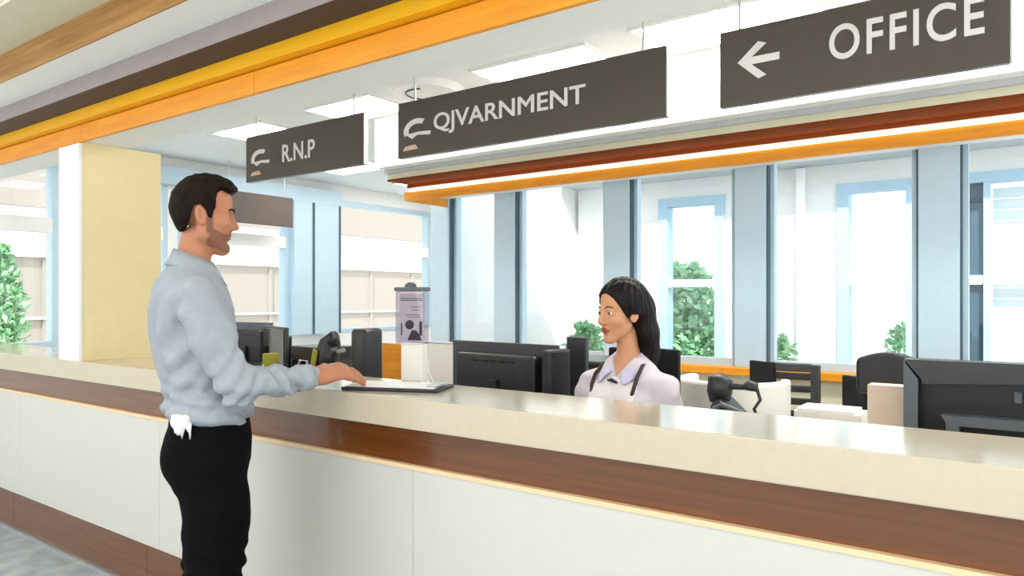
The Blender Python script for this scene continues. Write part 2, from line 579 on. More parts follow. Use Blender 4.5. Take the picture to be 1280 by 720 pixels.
# recess beyond the window row: return wall, end wall with its windows
S('wall_return', B((-4.02, -3.9, 4.61, 7.2, 0, 2.80)), M['outwall'], 'white return wall beyond the end of the window row', 'wall')
S('wall_recess', B((-6.5, -4.02, 7.2, 7.32, 0, 2.80)), M['white'], 'white back wall of the recess', 'wall')
EX = -6.5
op = [(-3.9, -1.5), (-1.2, .95), (1.25, 2.60), (2.98, 3.52), (3.62, 4.86), (5.50, 7.1)]  # first two openings lie out of view, added to let in side daylight
bxs = [(EX - .14, EX, -5, 7.2, 0, 1.0), (EX - .14, EX, -5, 7.2, 2.53, 2.95)]
ys = [-5] + [v for p in op for v in p] + [7.2]
for k in range(0, len(ys), 2):
    bxs.append((EX - .14, EX, ys[k], ys[k + 1], 1.0, 2.53))
S('wall_left', B(*bxs), M['white'], 'white end wall with windows at the far end of the counter', 'wall')
for i, (y0, y1) in enumerate(op):
    w = thing('window_%d' % (i + 7), ['unseen window added for daylight, far down the end wall', 'unseen window added for daylight, nearest the counter front', 'end wall window with a green tree outside, beyond the cream column', 'narrow end wall window behind the standing man',
              'wide end wall window behind the hanging grey plaque', 'end wall window with beige cladding outside, nearest the recess'][i], 'window', (EX, y0, 1.0), kind='structure')
    wd = y1 - y0
    obj('frame', B((-.10, .01, -.0, .05, 0, 1.53), (-.10, .01, wd - .05, wd, 0, 1.53), (-.10, .01, .05, wd - .05, 0, .04), (-.10, .01, .05, wd - .05, 1.47, 1.53)), M['frame'], w)
    obj('transom', B((-.10, .02, .05, wd - .05, .93, 1.05)), M['white'], w)
    obj('pane', B((-.06, -.054, .03, wd - .03, .02, 1.5)), M['glass'], w)
S('trim_17', B((EX + .001, EX + .10, 4.86, 5.50, 1.0, 2.439)), M['frame'], 'pale blue metal pier between end wall windows', 'pier')
S('trim_18', B((EX + .1005, EX + .11, 5.10, 5.125, 1.0, 2.438), (EX + .1005, EX + .11, 5.47, 5.49, 1.0, 2.438)), M['slate'], 'slate joint lines on the pale blue pier', 'trim')
S('trim_19', B((EX + .0005, EX + .10, 3.0, 5.50, 2.44, 2.60)), M['frame'], 'pale blue window header beam on the end wall', 'beam')

# column standing on the counter under the bulkhead
S('column', B((-4.23, -4.02, 1.722, 2.14, CT, 2.214)), M['columnpaint'], 'pale yellow column rising from the counter to the bulkhead', 'column')
S('trim_20', B((-4.25, -4.018, 1.705, 1.721, CT, 2.204)), M['white'], 'white facing board on the front of the yellow column', 'trim')

# ------------------------------------------------------------------ service counter
ctr = thing('service_counter', 'long white reception counter with cream stone top and walnut band', 'counter', (0, 0, 0))
obj('countertop', B((-6.48, 2.2, 1.70, 2.08, .97, CT), bev=.004), M['stone'], ctr)
obj('walnut_band', B((-6.48, 2.2, 1.765, 2.0, .84, .969)), M['walnut'], ctr)
obj('edge_strip', B((-6.48, 2.2, 1.745, 2.0, .826, .84)), M['ledge'], ctr)
bm = bmesh.new()
xs = [-6.48, -4.9, -3.3, -1.68, -.1, 2.2]
for a, b in zip(xs[:-1], xs[1:]):
    add_box(bm, a + .001, b - .001, 1.75, 2.0, .224, .826, bev=.001, seg=1)
obj('front_panel', bm, M['panel'], ctr)
bm = bmesh.new()
xs = [-6.48, -5.0, -3.42, -1.9, -.3, 2.2]
for a, b in zip(xs[:-1], xs[1:]):
    add_box(bm, a + .001, b - .001, 1.755, 2.0, .012, .2235, bev=.001, seg=1)
obj('plinth', bm, M['walnut'], ctr)
obj('floor_strip', B((-6.48, 2.2, 1.74, 1.99, 0, .012)), M['alum'], ctr)

# ------------------------------------------------------------------ ceiling lights
def panel(x0, x1, y0, y1, label, lm='lamp2'):
    t = thing('ceiling_light', label, 'ceiling light', ((x0 + x1) / 2, (y0 + y1) / 2, 2.70), group='square light panels in the staff ceiling')
    a, b = (x1 - x0) / 2, (y1 - y0) / 2
    obj('frame', B((-a, a, -b, -b + .02, -.012, 0), (-a, a, b - .02, b, -.012, 0), (-a, -a + .02, -b + .02, b - .02, -.012, 0), (a - .02, a, -b + .02, b - .02, -.012, 0)), M['white'], t)
    obj('diffuser', B((-a + .02, a - .02, -b + .02, b - .02, -.008, 0)), M[lm], t)
panel(-5.25, -4.60, 3.18, 3.6, 'lit ceiling panel above the small sign with three letters')
panel(-4.08, -3.42, 3.16, 3.6, 'lit ceiling panel between the small sign and the middle sign')
panel(-2.62, -1.85, 3.18, 3.6, 'lit ceiling panel above the middle sign')
panel(-1.60, -.75, 3.14, 3.6, 'lit ceiling panel above the gap before the OFFICE sign')
panel(-.45, .45, 3.14, 3.6, 'lit ceiling panel above the OFFICE sign')
for hx in (-5.3, -3.4, -1.5, .4):  # panels added out of view to brighten the public side
    for hy in (-3.2, -1.4, .3):
        t = thing('hall_fill_light', 'added fill light panel over the unseen public hall', 'ceiling light', (hx, hy, 2.95), group='added fill light panels over the unseen hall')
        obj('frame', B((-.5, .5, -.3, -.28, -.012, 0), (-.5, .5, .28, .3, -.012, 0), (-.5, -.48, -.28, .28, -.012, 0), (.48, .5, -.28, .28, -.012, 0)), M['white'], t)
        obj('diffuser', B((-.48, .48, -.28, .28, -.008, 0)), M['lamp'], t)
panel(-5.9, -5.1, 4.3, 5.1, 'added fill panel near the end wall pier', 'lamp3')  # this panel and the next are added to brighten recess and end wall
panel(-5.9, -5.1, 5.8, 6.6, 'added fill panel deep in the recess', 'lamp3')
t = thing('ceiling_speaker', 'round white ceiling fitting with dark slot above the middle sign', 'ceiling fitting', (-3.06, 3.30, 2.70))
bm = bmesh.new(); bmesh.ops.create_cone(bm, cap_ends=True, segments=48, radius1=.20, radius2=.24, depth=.035, matrix=Matrix.Translation((0, 0, -.0175)))
obj('housing', bm, M['white'], t, smooth=False)
bm = bmesh.new(); add_tube(bm, [(.12 * math.cos(a), .12 * math.sin(a), -.037) for a in np.linspace(2.2, 5.2, 20)], .006, 8)
obj('slot', bm, M['charcoal'], t)

# ------------------------------------------------------------------ hanging signs
def text_mesh(s, width, height, spacing=1.0):
    cu = bpy.data.curves.new('lettering', 'FONT')
    cu.body = s
    cu.extrude = 0.05
    cu.bevel_depth = 0.014
    cu.bevel_resolution = 0
    cu.space_character = spacing
    o = bpy.data.objects.new('lettering', cu)
    C.objects.link(o)
    bpy.context.view_layer.update()
    dg = bpy.context.evaluated_depsgraph_get()
    me = bpy.data.meshes.new_from_object(o.evaluated_get(dg))
    me.materials.clear()
    bpy.data.objects.remove(o)
    bm = bmesh.new()
    bm.from_mesh(me)
    X = [v.co.x for v in bm.verts]; Y = [v.co.y for v in bm.verts]; Z = [v.co.z for v in bm.verts]
    x0, x1, y0, y1, z0, z1 = min(X), max(X), min(Y), max(Y), min(Z), max(Z)
    for v in bm.verts:
        v.co = Vector(((v.co.x - x0) / (x1 - x0) * width, -(v.co.z - z0) / (z1 - z0) * .004, (v.co.y - (y0 + y1) / 2) / (y1 - y0) * height))
    return bm

def hanging_sign(x0, x1, label, words_, tx, tw, tz, th, rods, spacing=1.0):
    SY, z0, z1 = 3.0, 2.207, 2.526
    t = thing('hanging_sign', label, 'sign', (x0, SY, z0), group='dark direction signs hanging over the counter')
    w = x1 - x0
    obj('board', B((0, w, 0, .035, 0, z1 - z0), bev=.003), M['sign'], t)
    obj('edge', B((w + .0005, w + .006, .002, .033, .003, z1 - z0 - .003)), M['alum'], t)
    o = obj('lettering', text_mesh(words_, tw, th, spacing), M['letter'], t)
    o.location = (tx - x0, -.0006, tz - z0)
    for r in rods:
        obj('hanger', T(([(r, .0175, z1 - z0), (r, .0175, 2.70 - z0)], .006)), M['alum'], t)
    return t

def stroke(t, name, m, poly, z, x):
    o = obj(name, PR(poly, 'y', -.004, -.0006), m, t)
    o.location = (x, 0, z)
    return o

t = hanging_sign(-1.085, -.068, 'dark hanging sign with a white arrow and the word OFFICE', 'OFFICE', -.648, .507, 2.388, .136, (.08, .93), 1.15)
stroke(t, 'arrow', M['letter'], [(0, 0), (.085, .075), (.118, .062), (.058, .015), (.17, .015), (.17, -.015), (.058, -.015), (.118, -.068), (.085, -.078)], 2.382 - 2.207, .078)
t = hanging_sign(-2.998, -1.33, 'long dark hanging sign with garbled arrow and ten white letters, over the woman', 'QJVARNMENT', -2.715, .975, 2.365, .122, (.12, 1.55), 1.0)
def swoosh(t, x, z, s):
    arc = [(.13 * s * math.cos(a), .085 * s * math.sin(a)) for a in np.linspace(1.0, 3.5, 14)] + [(.085 * s * math.cos(a), .048 * s * math.sin(a)) for a in np.linspace(3.5, 1.0, 14)]
    stroke(t, 'arrow', M['letter'], arc, z, x)
    stroke(t, 'arrow', M['letter'], [(-.11 * s, -.02 * s), (.02 * s, -.012 * s), (.13 * s, -.018 * s), (.125 * s, -.045 * s), (.0, -.032 * s), (-.05 * s, -.055 * s)], z, x)
    stroke(t, 'mark', M['peach'], [(-.14 * s, -.135 * s), (-.115 * s, -.105 * s), (-.02 * s, -.098 * s), (.01 * s, -.13 * s)], z, x)
swoosh(t, .155, 2.352 - 2.207, .80)
t = hanging_sign(-4.49, -3.29, 'smallest looking dark hanging sign with letters R.N.P, above the man', 'R.N.P', -4.075, .335, 2.362, .118, (.1, 1.1), 1.0)
swoosh(t, .17, 2.355 - 2.207, .80)
t = thing('wall_plaque', 'plain brown grey plaque hanging before the end wall window', 'sign', (-6.2, 3.85, 2.12))
obj('board', B((0, .03, 0, .82, 0, .30), bev=.003), M['plaque'], t)
obj('hanger', T(([(.015, .1, .30), (.015, .1, .58)], .005)), M['alum'], t)
obj('hanger', T(([(.015, .72, .30), (.015, .72, .58)], .005)), M['alum'], t)

# ------------------------------------------------------------------ staff desks and what stands on them
def desk(x0, x1, y0, y1, h, label):
    t = thing('staff_desk', label, 'desk', (0, 0, 0), group='staff desks behind the counter')
    obj('worktop', B((x0, x1, y0, y1, h - .03, h), bev=.003), M['deskwood'], t)
    for (px, py) in ((x0 + .04, y0 + .04), (x1 - .08, y0 + .04), (x0 + .04, y1 - .08), (x1 - .08, y1 - .08)):
        obj('leg', B((px, px + .04, py, py + .04, 0, h - .031)), M['alum'], t)
    obj('modesty_panel', B((x0 + .1, x1 - .1, y1 - .05, y1 - .03, .25, h - .031)), M['deskwood'], t)
DH = 0.82
desk(-4.3, -1.62, 2.42, 3.02, DH, 'long pale staff desk under the middle monitor and the speaker')
desk(-.92, 1.6, 2.42, 3.02, DH, 'pale staff desk under the big monitor beside the chairs')

def monitor(loc, rz, label, w=.60, h=.335, z0=.055, depth=.05, tilt=0.0, col='charcoal'):
    t = thing('computer_monitor', label, 'monitor', loc, rz, group='black computer monitors')
    # screen looks along +y, its back towards -y
    mt = Matrix.Translation((0, 0, z0)) @ Matrix.Rotation(tilt, 4, 'X')
    obj('screen', B((-w / 2 + .012, w / 2 - .012, .0125, .016, .014, h - .012, mt)), M['screen'], t)
    bm = B((-w / 2, w / 2, -.012, .012, 0, h, mt), bev=.004)
    obj('casing', bm, M[col], t)
    bm = bmesh.new()
    add_prism(bm, [(-w * .38, .06), (w * .38, .06), (w * .38, h - .05), (-w * .38, h - .05)], 'y', -depth, -.0125, bev=.012)
    bmesh.ops.transform(bm, matrix=mt, verts=bm.verts[:])
    bk = obj('back_cover', bm, M['black'], t)
    bm = bmesh.new()
    for k in range(9):
        add_box(bm, -w * .22 + k * .03, -w * .22 + k * .03 + .018, -depth - .003, -depth - .0005, h - .085, h - .078, mt)
    obj('vent', bm, M['screen'], bk)
    obj('neck', B((-.03, .03, -depth - .02, -depth + .003, .02, z0 + h * .5), bev=.004), M['black'], t)
    obj('foot', B((-.12, .12, -.12, .08, 0, .014), bev=.004), M['black'], t)
    return t
t = monitor((-1.965, 2.64, DH), -.06, 'wide black monitor with its back to the counter, nearest the woman', w=.62, h=.325, z0=.05, depth=.07)
obj('side_cover', B((.292, .34, -.10, .05, .005, .36), bev=.012), M['black'], t)
obj('lower_tray', B((-.14, .10, -.11, -.075, .012, .05), bev=.01), M['charcoal'], t)

# big monitor with framed recess seen from behind
t = thing('computer_monitor', 'big black monitor with a deep stepped back frame beside the tan box', 'monitor', (.0, 2.62, DH), 0, group='black computer monitors')
w0, w1 = -.335, .40
zt, zb = .385, .03
obj('casing', B((w0, w1, .0, .035, zb, zt), bev=.004), M['black'], t)
obj('screen', B((w0 + .015, w1 - .015, .0355, .038, zb + .02, zt - .015)), M['screen'], t)
bm = bmesh.new()
add_prism(bm, [(w0, zt), (w1, zt), (w1, zt - .03), (w0 + .05, zt - .075), (w0 + .05, zt - .06)], 'y', -.05, -.001)
obj('upper_bezel', bm, M['charcoal'], t)
bm = bmesh.new()
add_prism(bm, [(w0, zb), (w0 + .04, zb), (w0 + .04, zt - .06), (w0, zt - .005)], 'y', -.055, -.051)
add_prism(bm, [(w0, zb), (w0 + .004, zb), (w0 + .004, zt - .005), (w0, zt - .005)], 'y', -.051, -.001)
obj('side_bezel', bm, M['slatep'], t)
bm = bmesh.new()
add_prism(bm, [(w0 + .10, zt - .165), (w1, zt - .165), (w1, zt - .195), (w0 + .15, zt - .195), (w0 + .15, zb), (w0 + .115, zb), (w0 + .115, zt - .185)], 'y', -.06, -.001)
obj('stand_frame', bm, M['slatep'], t)
obj('latch', B((-.05, -.03, -.012, -.0005, zt - .12, zt - .085), bev=.003), M['slatep'], t)
obj('cable_plug', B((.06, .10, -.03, -.0005, zb + .05, zb + .09), bev=.003), M['offwhite'], t)
obj('foot', B((-.1, .2, -.1, .1, 0, .029), bev=.004), M['black'], t)

monitor((-3.735, 2.70, DH), 2.80, 'black monitor turned almost edge on beside the man\'s chest', w=.44, h=.34, z0=.065)
monitor((-4.14, 2.80, DH), .1, 'grey backed monitor partly hidden behind the standing man', w=.40, h=.31, z0=.11, col='slatep')

# speaker, lamp, trays
t = thing('desk_speaker', 'tall rounded dark speaker standing just beyond the man\'s fingertips', 'speaker', (-2.85, 2.62, DH))
pr = [(.0, 0), (.0, .0)]
obj('body', B((-.05, .06, -.07, .07, 0, .42), bev=.025, seg=4), M['black'], t, True)
obj('side_panel', B((-.062, -.0505, -.05, .05, .03, .40), bev=.004), M['slatep'], t)
obj('dial', T(([(-.0625, 0, .24), (-.068, 0, .24)], .018)), M['alum'], t)
t = thing('desk_lamp', 'black desk lamp with a bent head and olive shade edge', 'lamp', (-3.08, 2.58, DH))
obj('base', T(([(0, 0, 0), (0, 0, .02)], [.08, .075]), seg=24), M['black'], t)
obj('arm', T(([(0, 0, .02), (-.03, 0, .16), (.0, 0, .26)], .010)), M['black'], t)
bm = T(([(.03, 0, .33), (.015, 0, .355), (-.01, 0, .33), (-.04, 0, .25), (-.06, 0, .2)], [.02, .045, .06, .07, .072]), seg=20)
obj('lamp_head', bm, M['black'], t, True)
obj('shade_edge', PR([(-.09, .16), (-.05, .15), (-.02, .29), (-.05, .31)], 'y', -.085, -.074, bev=.003), M['olive'], t)
obj('switch_knob', T(([(.05, 0, .29), (.10, 0, .30)], .012)), M['alum'], t)
t = thing('tape_dispenser', 'small cream wedge shaped holder beside the rounded speaker', 'holder', (-2.97, 2.50, DH))
obj('body', PR([(-.04, 0), (.05, 0), (.03, .22), (.0, .24)], 'y', -.03, .03, bev=.006), M['offwhite'], t)
obj('slot', B((-.008, .03, -.034, -.0305, .1, .18)), M['black'], t)
t = thing('letter_tray', 'black letter tray with open front between monitor and desk lamp', 'tray', (-3.35, 2.75, DH))
obj('tray', B((-.15, .15, -.12, .12, .22, .30), bev=.008), M['black'], t)
obj('shell', B((-.15, .15, .10, .12, 0, .2195), (-.15, -.135, -.12, .099, 0, .2195), (.135, .15, -.12, .099, 0, .2195)), M['charcoal'], t)
obj('shelf', B((-.134, .134, -.12, .098, .10, .108)), M['slatep'], t)
t = thing('folder', 'olive yellow folder standing at the end of the letter tray', 'folder', (-3.56, 2.51, DH))
obj('cover', B((-.012, .012, -.02, .08, 0, .26), bev=.004), M['olive'], t)
obj('label_holder', B((-.008, .008, -.0225, -.0205, .12, .2)), M['offwhite'], t)
t = thing('book_stand', 'pale wire stand leaning inside the letter tray front', 'stand', (-3.36, 2.56, DH))
obj('wire', T(([(-.10, 0, .004), (.04, 0, .23), (.10, 0, .23), (.12, 0, .004)], .007)), M['alum'], t)
obj('base', B((-.12, .14, -.02, .02, 0, .006)), M['alum'], t)

# low screens of the work places
t = thing('desk_partition', 'orange wood desk screen between speaker and display stand', 'partition', (-3.58, 3.45, 0))
obj('panel', B((-.26, .26, -.015, .015, .1, 1.09), bev=.003), M['orange'], t)
obj('cap', B((-.265, .265, -.02, .02, 1.0905, 1.10)), M['white'], t)
obj('foot', B((-.22, -.18, -.2, .2, 0, .0995)), M['alum'], t)
obj('foot', B((.18, .22, -.2, .2, 0, .0995)), M['alum'], t)
t = thing('desk_partition', 'white desk screen behind the display stand and middle monitor', 'partition', (-2.83, 3.40, 0))
obj('panel', B((-.36, .30, -.015, .015, .1, 1.11), bev=.003), M['white'], t)
obj('cap', B((-.365, .305, -.02, .02, 1.1105, 1.122)), M['grey'], t)
obj('foot', B((-.3, -.26, -.2, .2, 0, .0995)), M['alum'], t)
obj('foot', B((.18, .22, -.2, .2, 0, .0995)), M['alum'], t)
t = thing('paper_rack', 'white wire paper rack with sheets at the edge of the middle monitor', 'rack', (-2.32, 2.52, DH))
obj('wire', T(([(-.02, 0, .005), (-.05, 0, .33), (.02, .0, .20), (.05, .0, .15), (.055, 0, .005)], .006)), M['offwhite'], t)
obj('sheet', B((-.10, -.03, .01, .014, 0, .26, Matrix.Rotation(.12, 4, 'Y'))), M['paper'], t)
obj('sheet', B((-.06, .0, .02, .024, 0, .29, Matrix.Rotation(-.06, 4, 'Y'))), M['paper'], t)
t = thing('printer', 'black desktop printer low behind the woman\'s shoulder', 'printer', (-1.98, 3.35, 0))
obj('stand', B((-.3, .3, -.2, .2, 0, .80), bev=.004), M['offwhite'], t)
obj('body', B((-.28, .28, -.19, .19, .8005, 1.08), bev=.012), M['black'], t)
obj('paper_slot', B((-.2, .2, -.196, -.1905, .92, .95)), M['screen'], t)
obj('panel', B((-.22, .22, -.1955, -.1905, 1.0, 1.04)), M['charcoal'], t)
t = thing('screen_back', 'dark upright panel poking up behind the middle monitor', 'panel', (-1.70, 2.86, DH))
obj('panel', B((-.055, .05, -.015, .015, .01, .40), bev=.006), M['charcoal'], t)
obj('foot', B((-.1, .1, -.06, .06, 0, .0095)), M['black'], t)

# chairs
def office_chair(loc, rz, label, slats=True, headrest=False, w=.46, top=1.10, mesh_=True):
    t = thing('office_chair', label, 'chair', loc, rz, group='black office chairs behind the counter')
    # sitter looks along +y; the back stands at -y
    sw = w / 2 + .01
    obj('seat', B((-sw, sw, -.22, min(.2, sw), .43, .495), bev=.025, seg=3), M['fabric'], t, True)
    zb = .62
    def curved(x0, x1, z0, z1, y=-.27, th=.03, bow=.05, n=8):
        bm = bmesh.new()
        pts = []
        for i in range(n + 1):
            x = x0 + (x1 - x0) * i / n
            pts.append((x, y + bow * (2 * x / w) ** 2))
        poly = [(x, yy) for x, yy in pts] + [(x, yy + th) for x, yy in pts[::-1]]
        add_prism(bm, poly, 'z', z0, z1, bev=.006)
        return bm
    if slats:
        br = obj('backrest', curved(-w / 2, -w * .06, zb, top), M['fabric'], t)
        bm = bmesh.new()
        for k in range(7):
            z = top - .045 - k * .062
            merge(bm, curved(-w * .06 + .001, w / 2 - .03, z - .034, z, th=.022))
        obj('slats', bm, M['black'], br)
        bm = curved(w / 2 - .029, w / 2, zb, top - .005)
        merge(bm, curved(-w * .06 + .001, w / 2 - .03, top - .04, top, th=.03))
        merge(bm, curved(-w * .06 + .001, w / 2 - .03, zb, zb + .04, th=.03))
        obj('back_frame', bm, M['charcoal'], t)
    else:
        obj('backrest', curved(-w / 2, w / 2, zb, top - (.0 if not headrest else .17)), M['fabric'], t)
    if headrest:
        bm = bmesh.new()
        n = 10
        poly = [(-w * .46, top - .16)] + [(-w * .46 + w * .92 * i / n, top - .028 + .028 * math.sin(PI * i / n)) for i in range(n + 1)] + [(w * .46, top - .16)]
        add_prism(bm, poly, 'y', -.30, -.22, bev=.014)
        obj('headrest', bm, M['black'], t, False)
        obj('headrest_post', B((-.03, .03, -.285, -.265, top - .24, top - .155)), M['charcoal'], t)
    obj('back_bracket', B((-.03, .03, -.30, -.275, .44, .70), (-.03, .03, -.2745, .05, .40, .4295)), M['charcoal'], t)
    obj('gas_column', T(([(0, 0, .10), (0, 0, .3995)], .028)), M['alum'], t)
    bm = bmesh.new()
    for k in range(5):
        a = k * 2 * PI / 5 + .3
        add_tube(bm, [(0, 0, .10), (.6 * w * math.cos(a), .6 * w * math.sin(a), .065)], [.03, .018], 8)
    obj('base', bm, M['black'], t)
    for k in range(5):
        a = k * 2 * PI / 5 + .3
        c, s_ = .6 * w * math.cos(a), .6 * w * math.sin(a)
        obj('caster', T(([(c - .02 * s_, s_ + .02 * c, .032), (c + .02 * s_, s_ - .02 * c, .032)], .03)), M['black'], t)
    return t
office_chair((-1.0, 3.95, 0), -.12, 'black office chair with a slatted back beside the telephone', True, w=.35, top=1.075)
office_chair((-.444, 3.36, 0), -.05, 'black office chair with a tall rounded headrest beside the big monitor', False, True, w=.235, top=1.19)
office_chair((-.60, 4.03, 0), .0, 'smaller slat backed office chair half hidden behind the headrest chair', True, w=.33, top=1.02)
office_chair((-1.335, 2.58, 0), PI, 'black office chair the woman sits on', False, w=.32, top=1.185)

t = thing('document_box', 'tan document box standing upright behind the big monitor\'s edge', 'box', (-.41, 2.72, DH))
obj('box', B((-.05, .065, -.03, .04, 0, .285), bev=.002), M['tan'], t)
obj('label_panel', B((-.03, .045, -.0325, -.0305, .03, .10)), M['paper'], t)
t = thing('desk_telephone', 'black desk telephone with raised handset in front of the cream tub chair', 'telephone', (-.96, 2.60, 0))
t.location = (-.87, 2.57, DH)
bm = bmesh.new()
add_prism(bm, [(-.09, 0), (.10, 0), (.10, .09), (-.04, .22), (-.07, .20)], 'y', -.07, .07, bev=.01)
obj('base', bm, M['black'], t)
bm = bmesh.new()
for k in range(5):
    add_tube(bm, [(-.085 + .008 * k, -.076, .05 + .034 * k), (-.02, -.082, .066 + .034 * k), (.05, -.08, .06 + .03 * k), (.085, -.074, .03 + .028 * k)], .009, 8)
obj('ribs', bm, M['slatep'], t)
obj('handset', T(([(-.06, 0, .20), (-.06, 0, .235), (-.055, 0, .285), (-.05, 0, .30)], [.035, .045, .045, .02]), seg=16), M['black'], t, True)
obj('handset_arm', T(([(-.02, 0, .262), (.03, 0, .262), (.045, 0, .268), (.075, 0, .262)], [.014, .012, .02, .016])), M['charcoal'], t)
obj('cord', T(([(.075, 0, .258), (.09, -.01, .22), (.075, -.03, .19), (.09, -.03, .15), (.08, -.03, .095)], .006)), M['black'], t)
t = thing('tub_chair', 'cream rounded tub chair behind the black telephone', 'chair', (-1.13, 3.30, 0))
bm = bmesh.new()
n = 24
for (r, th, z0, z1) in ((.25, .045, .25, 1.03),):
    o_, i_ = [], []
    for k in range(n + 1):
        a = PI * 1.25 * k / n - PI * .125 + PI
        o_.append((r * math.cos(a), r * math.sin(a)))
        i_.append(((r - th) * math.cos(a), (r - th) * math.sin(a)))
    add_prism(bm, o_ + i_[::-1], 'z', z0, z1, bev=.015)
obj('backrest', bm, M['offwhite'], t)
bm = bmesh.new(); bmesh.ops.create_cone(bm, cap_ends=True, segments=32, radius1=.203, radius2=.203, depth=.16, matrix=Matrix.Translation((0, 0, .40)))
obj('seat', bm, M['offwhite'], t)
for k in range(4):
    a = PI / 4 + k * PI / 2
    obj('leg', T(([(.17 * math.cos(a), .17 * math.sin(a), 0), (.16 * math.cos(a), .16 * math.sin(a), .3195)], .015)), M['alum'], t)
t = thing('paper_stack', 'low stack of cream and grey papers between the slatted chair and headrest chair', 'papers', (-.60, 2.80, DH))
obj('sheets', B((-.12, .10, -.08, .08, 0, .12), (-.11, .11, -.075, .085, .1205, .17), bev=.003), M['offwhite'], t)
obj('clip_band', B((-.121, .101, -.083, -.0805, .05, .07)), M['olive'], t)
obj('top_sheet', B((-.10, .09, -.07, .08, .1705, .18)), M['paper'], t)

# ------------------------------------------------------------------ on the counter top
a = math.atan2(1.87 - 1.735, 2.005 - 1.665)
t = thing('clipboard', 'black clipboard with white sheets under the man\'s hand', 'clipboard', (-1.985, 1.728, CT), a)
obj('board', B((-.02, .345, .0, .175, 0, .012), bev=.003), M['black'], t)
obj('sheets', B((-.005, .325, .012, .163, .0125, .0165)), M['paper'], t)
obj('clip', B((.29, .335, .04, .13, .017, .024), bev=.003), M['alum'], t)
t = thing('display_stand', 'clear topped white display stand with a small poster on the counter', 'display stand', (-1.95, 2.015, CT), .30)
t.scale = (.92, .92, .92)
obj('base', B((-.055, .075, -.04, .04, 0, .010), bev=.003), M['offwhite'], t)
obj('pillar', B((-.028, .07, -.025, .025, .0105, .165), bev=.004), M['offwhite'], t)
bx = obj('case', B((-.052, .075, -.03, .03, .1655, .385), bev=.004), M['acrylic'], t)
ps = obj('poster', B((-.047, .066, .0, .006, .17, .375)), M['poster'], t)
bm = bmesh.new()
for z, x0, x1 in ((.345, -.042, .06), (.352, -.042, .06)):
    add_box(bm, x0, x1, -.0015, -.0003, z, z + .004)
for z, x0, x1 in ((.318, .005, .05), (.306, .012, .046), (.285, -.02, .05), (.276, -.01, .05)):
    add_box(bm, x0, x1, -.0015, -.0003, z, z + .003)
obj('print_lines', bm, M['print'], ps)
bm = bmesh.new()
add_prism(bm, [(.0 + .02 * math.cos(q), .245 + .02 * math.sin(q)) for q in np.linspace(0, 2 * PI, 18, endpoint=False)], 'y', -.0015, -.0003)
add_prism(bm, [(-.01, .18), (.056, .18), (.045, .205), (.03, .222), (.01, .222)], 'y', -.0015, -.0003)
add_box(bm, .045, .058, -.0015, -.0003, .20, .26)
add_box(bm, -.040, -.035, -.0015, -.0003, .20, .25)
obj('print_picture', bm, M['printdark'], ps)
obj('case_lid', B((-.057, .081, -.034, .034, .3855, .402), bev=.004), M['slatep'], t)
bm = bmesh.new(); bmesh.ops.create_uvsphere(bm, u_segments=20, v_segments=12, radius=.026, matrix=Matrix.Translation((.005, 0, .404)) @ Matrix.Diagonal((1, 1, .75, 1)))
obj('knob', bm, M['slatep'], t, True)

# ------------------------------------------------------------------ outside the windows
OY = 6.5
bt = thing('building', 'white courtyard building with pale blue framed openings outside the windows', 'building', (0, OY, -.1))
op2 = [(-2.95, -2.30), (-1.34, -.74), (-.50, 1.2)]
bxs = [(-3.86, 4.0, 0, .2, 2.45, 3.6)]
xs = [-3.86] + [v for p in op2 for v in p] + [4.0]
for k in range(0, len(xs), 2):
    bxs.append((xs[k], xs[k + 1], 0, .2, 0, 2.45))
for a, b in op2:
    bxs.append((a, b, 0, .2, 0, .55))
obj('wall', B(*bxs), M['outwall'], bt)
for i, (a, b) in enumerate(op2):
    f = obj('window_frame', B((a, a + .09, -.03, .12, .551, 2.449), (b - .09, b, -.03, .12, .551, 2.449), (a + .09, b - .09, -.03, .12, 2.37, 2.449), (a + .09, b - .09, -.03, .12, .551, .60)), M['outframe'], bt)
    obj('transom', B((a + .09, b - .09, -.01, .08, 1.60, 1.67)), M['white'], f)
    obj('pane', B((a + .09, b - .09, .03, .036, .60, 2.37)), M['glass'], f)
obj('canopy', B((-3.86, 4.0, -.35, -.001, 2.62, 2.74)), M['grey'], bt)
obj('downpipe', T(([(-1.62, -.06, 0), (-1.62, -.06, 2.6)], .04)), M['white'], bt)
obj('blind', B(*[(-.26, 1.1, .14, .16, .9 + k * .085, .9 + k * .085 + .078) for k in range(17)]), M['outwall'], bt)
obj('dark_pane', B((-.405, -.315, .045, .055, .601, 2.369)), M['slate'], bt)
obj('window_post', B((-.31, -.27, -.03, .12, .601, 2.369)), M['outframe'], bt)
bt2 = thing('building', 'beige clad building outside the end wall windows', 'building', (-11.0, 0, -.1))
obj('wall', B((-.3, 0, 1.6, 14, 0, 2.05), (-.3, 0, -6, 14, 2.75, 4.2), *[(.0005, .03, 1.8 + k * 1.2, 1.86 + k * 1.2, 0, 2.04) for k in range(10)]), M['beige'], bt2)
obj('band', B((-.3, .06, -6, 14, 2.05, 2.25)), M['white'], bt2)
obj('ledge', B((.0005, .05, 1.6, 14, 1.2, 1.24)), M['grey'], bt2)

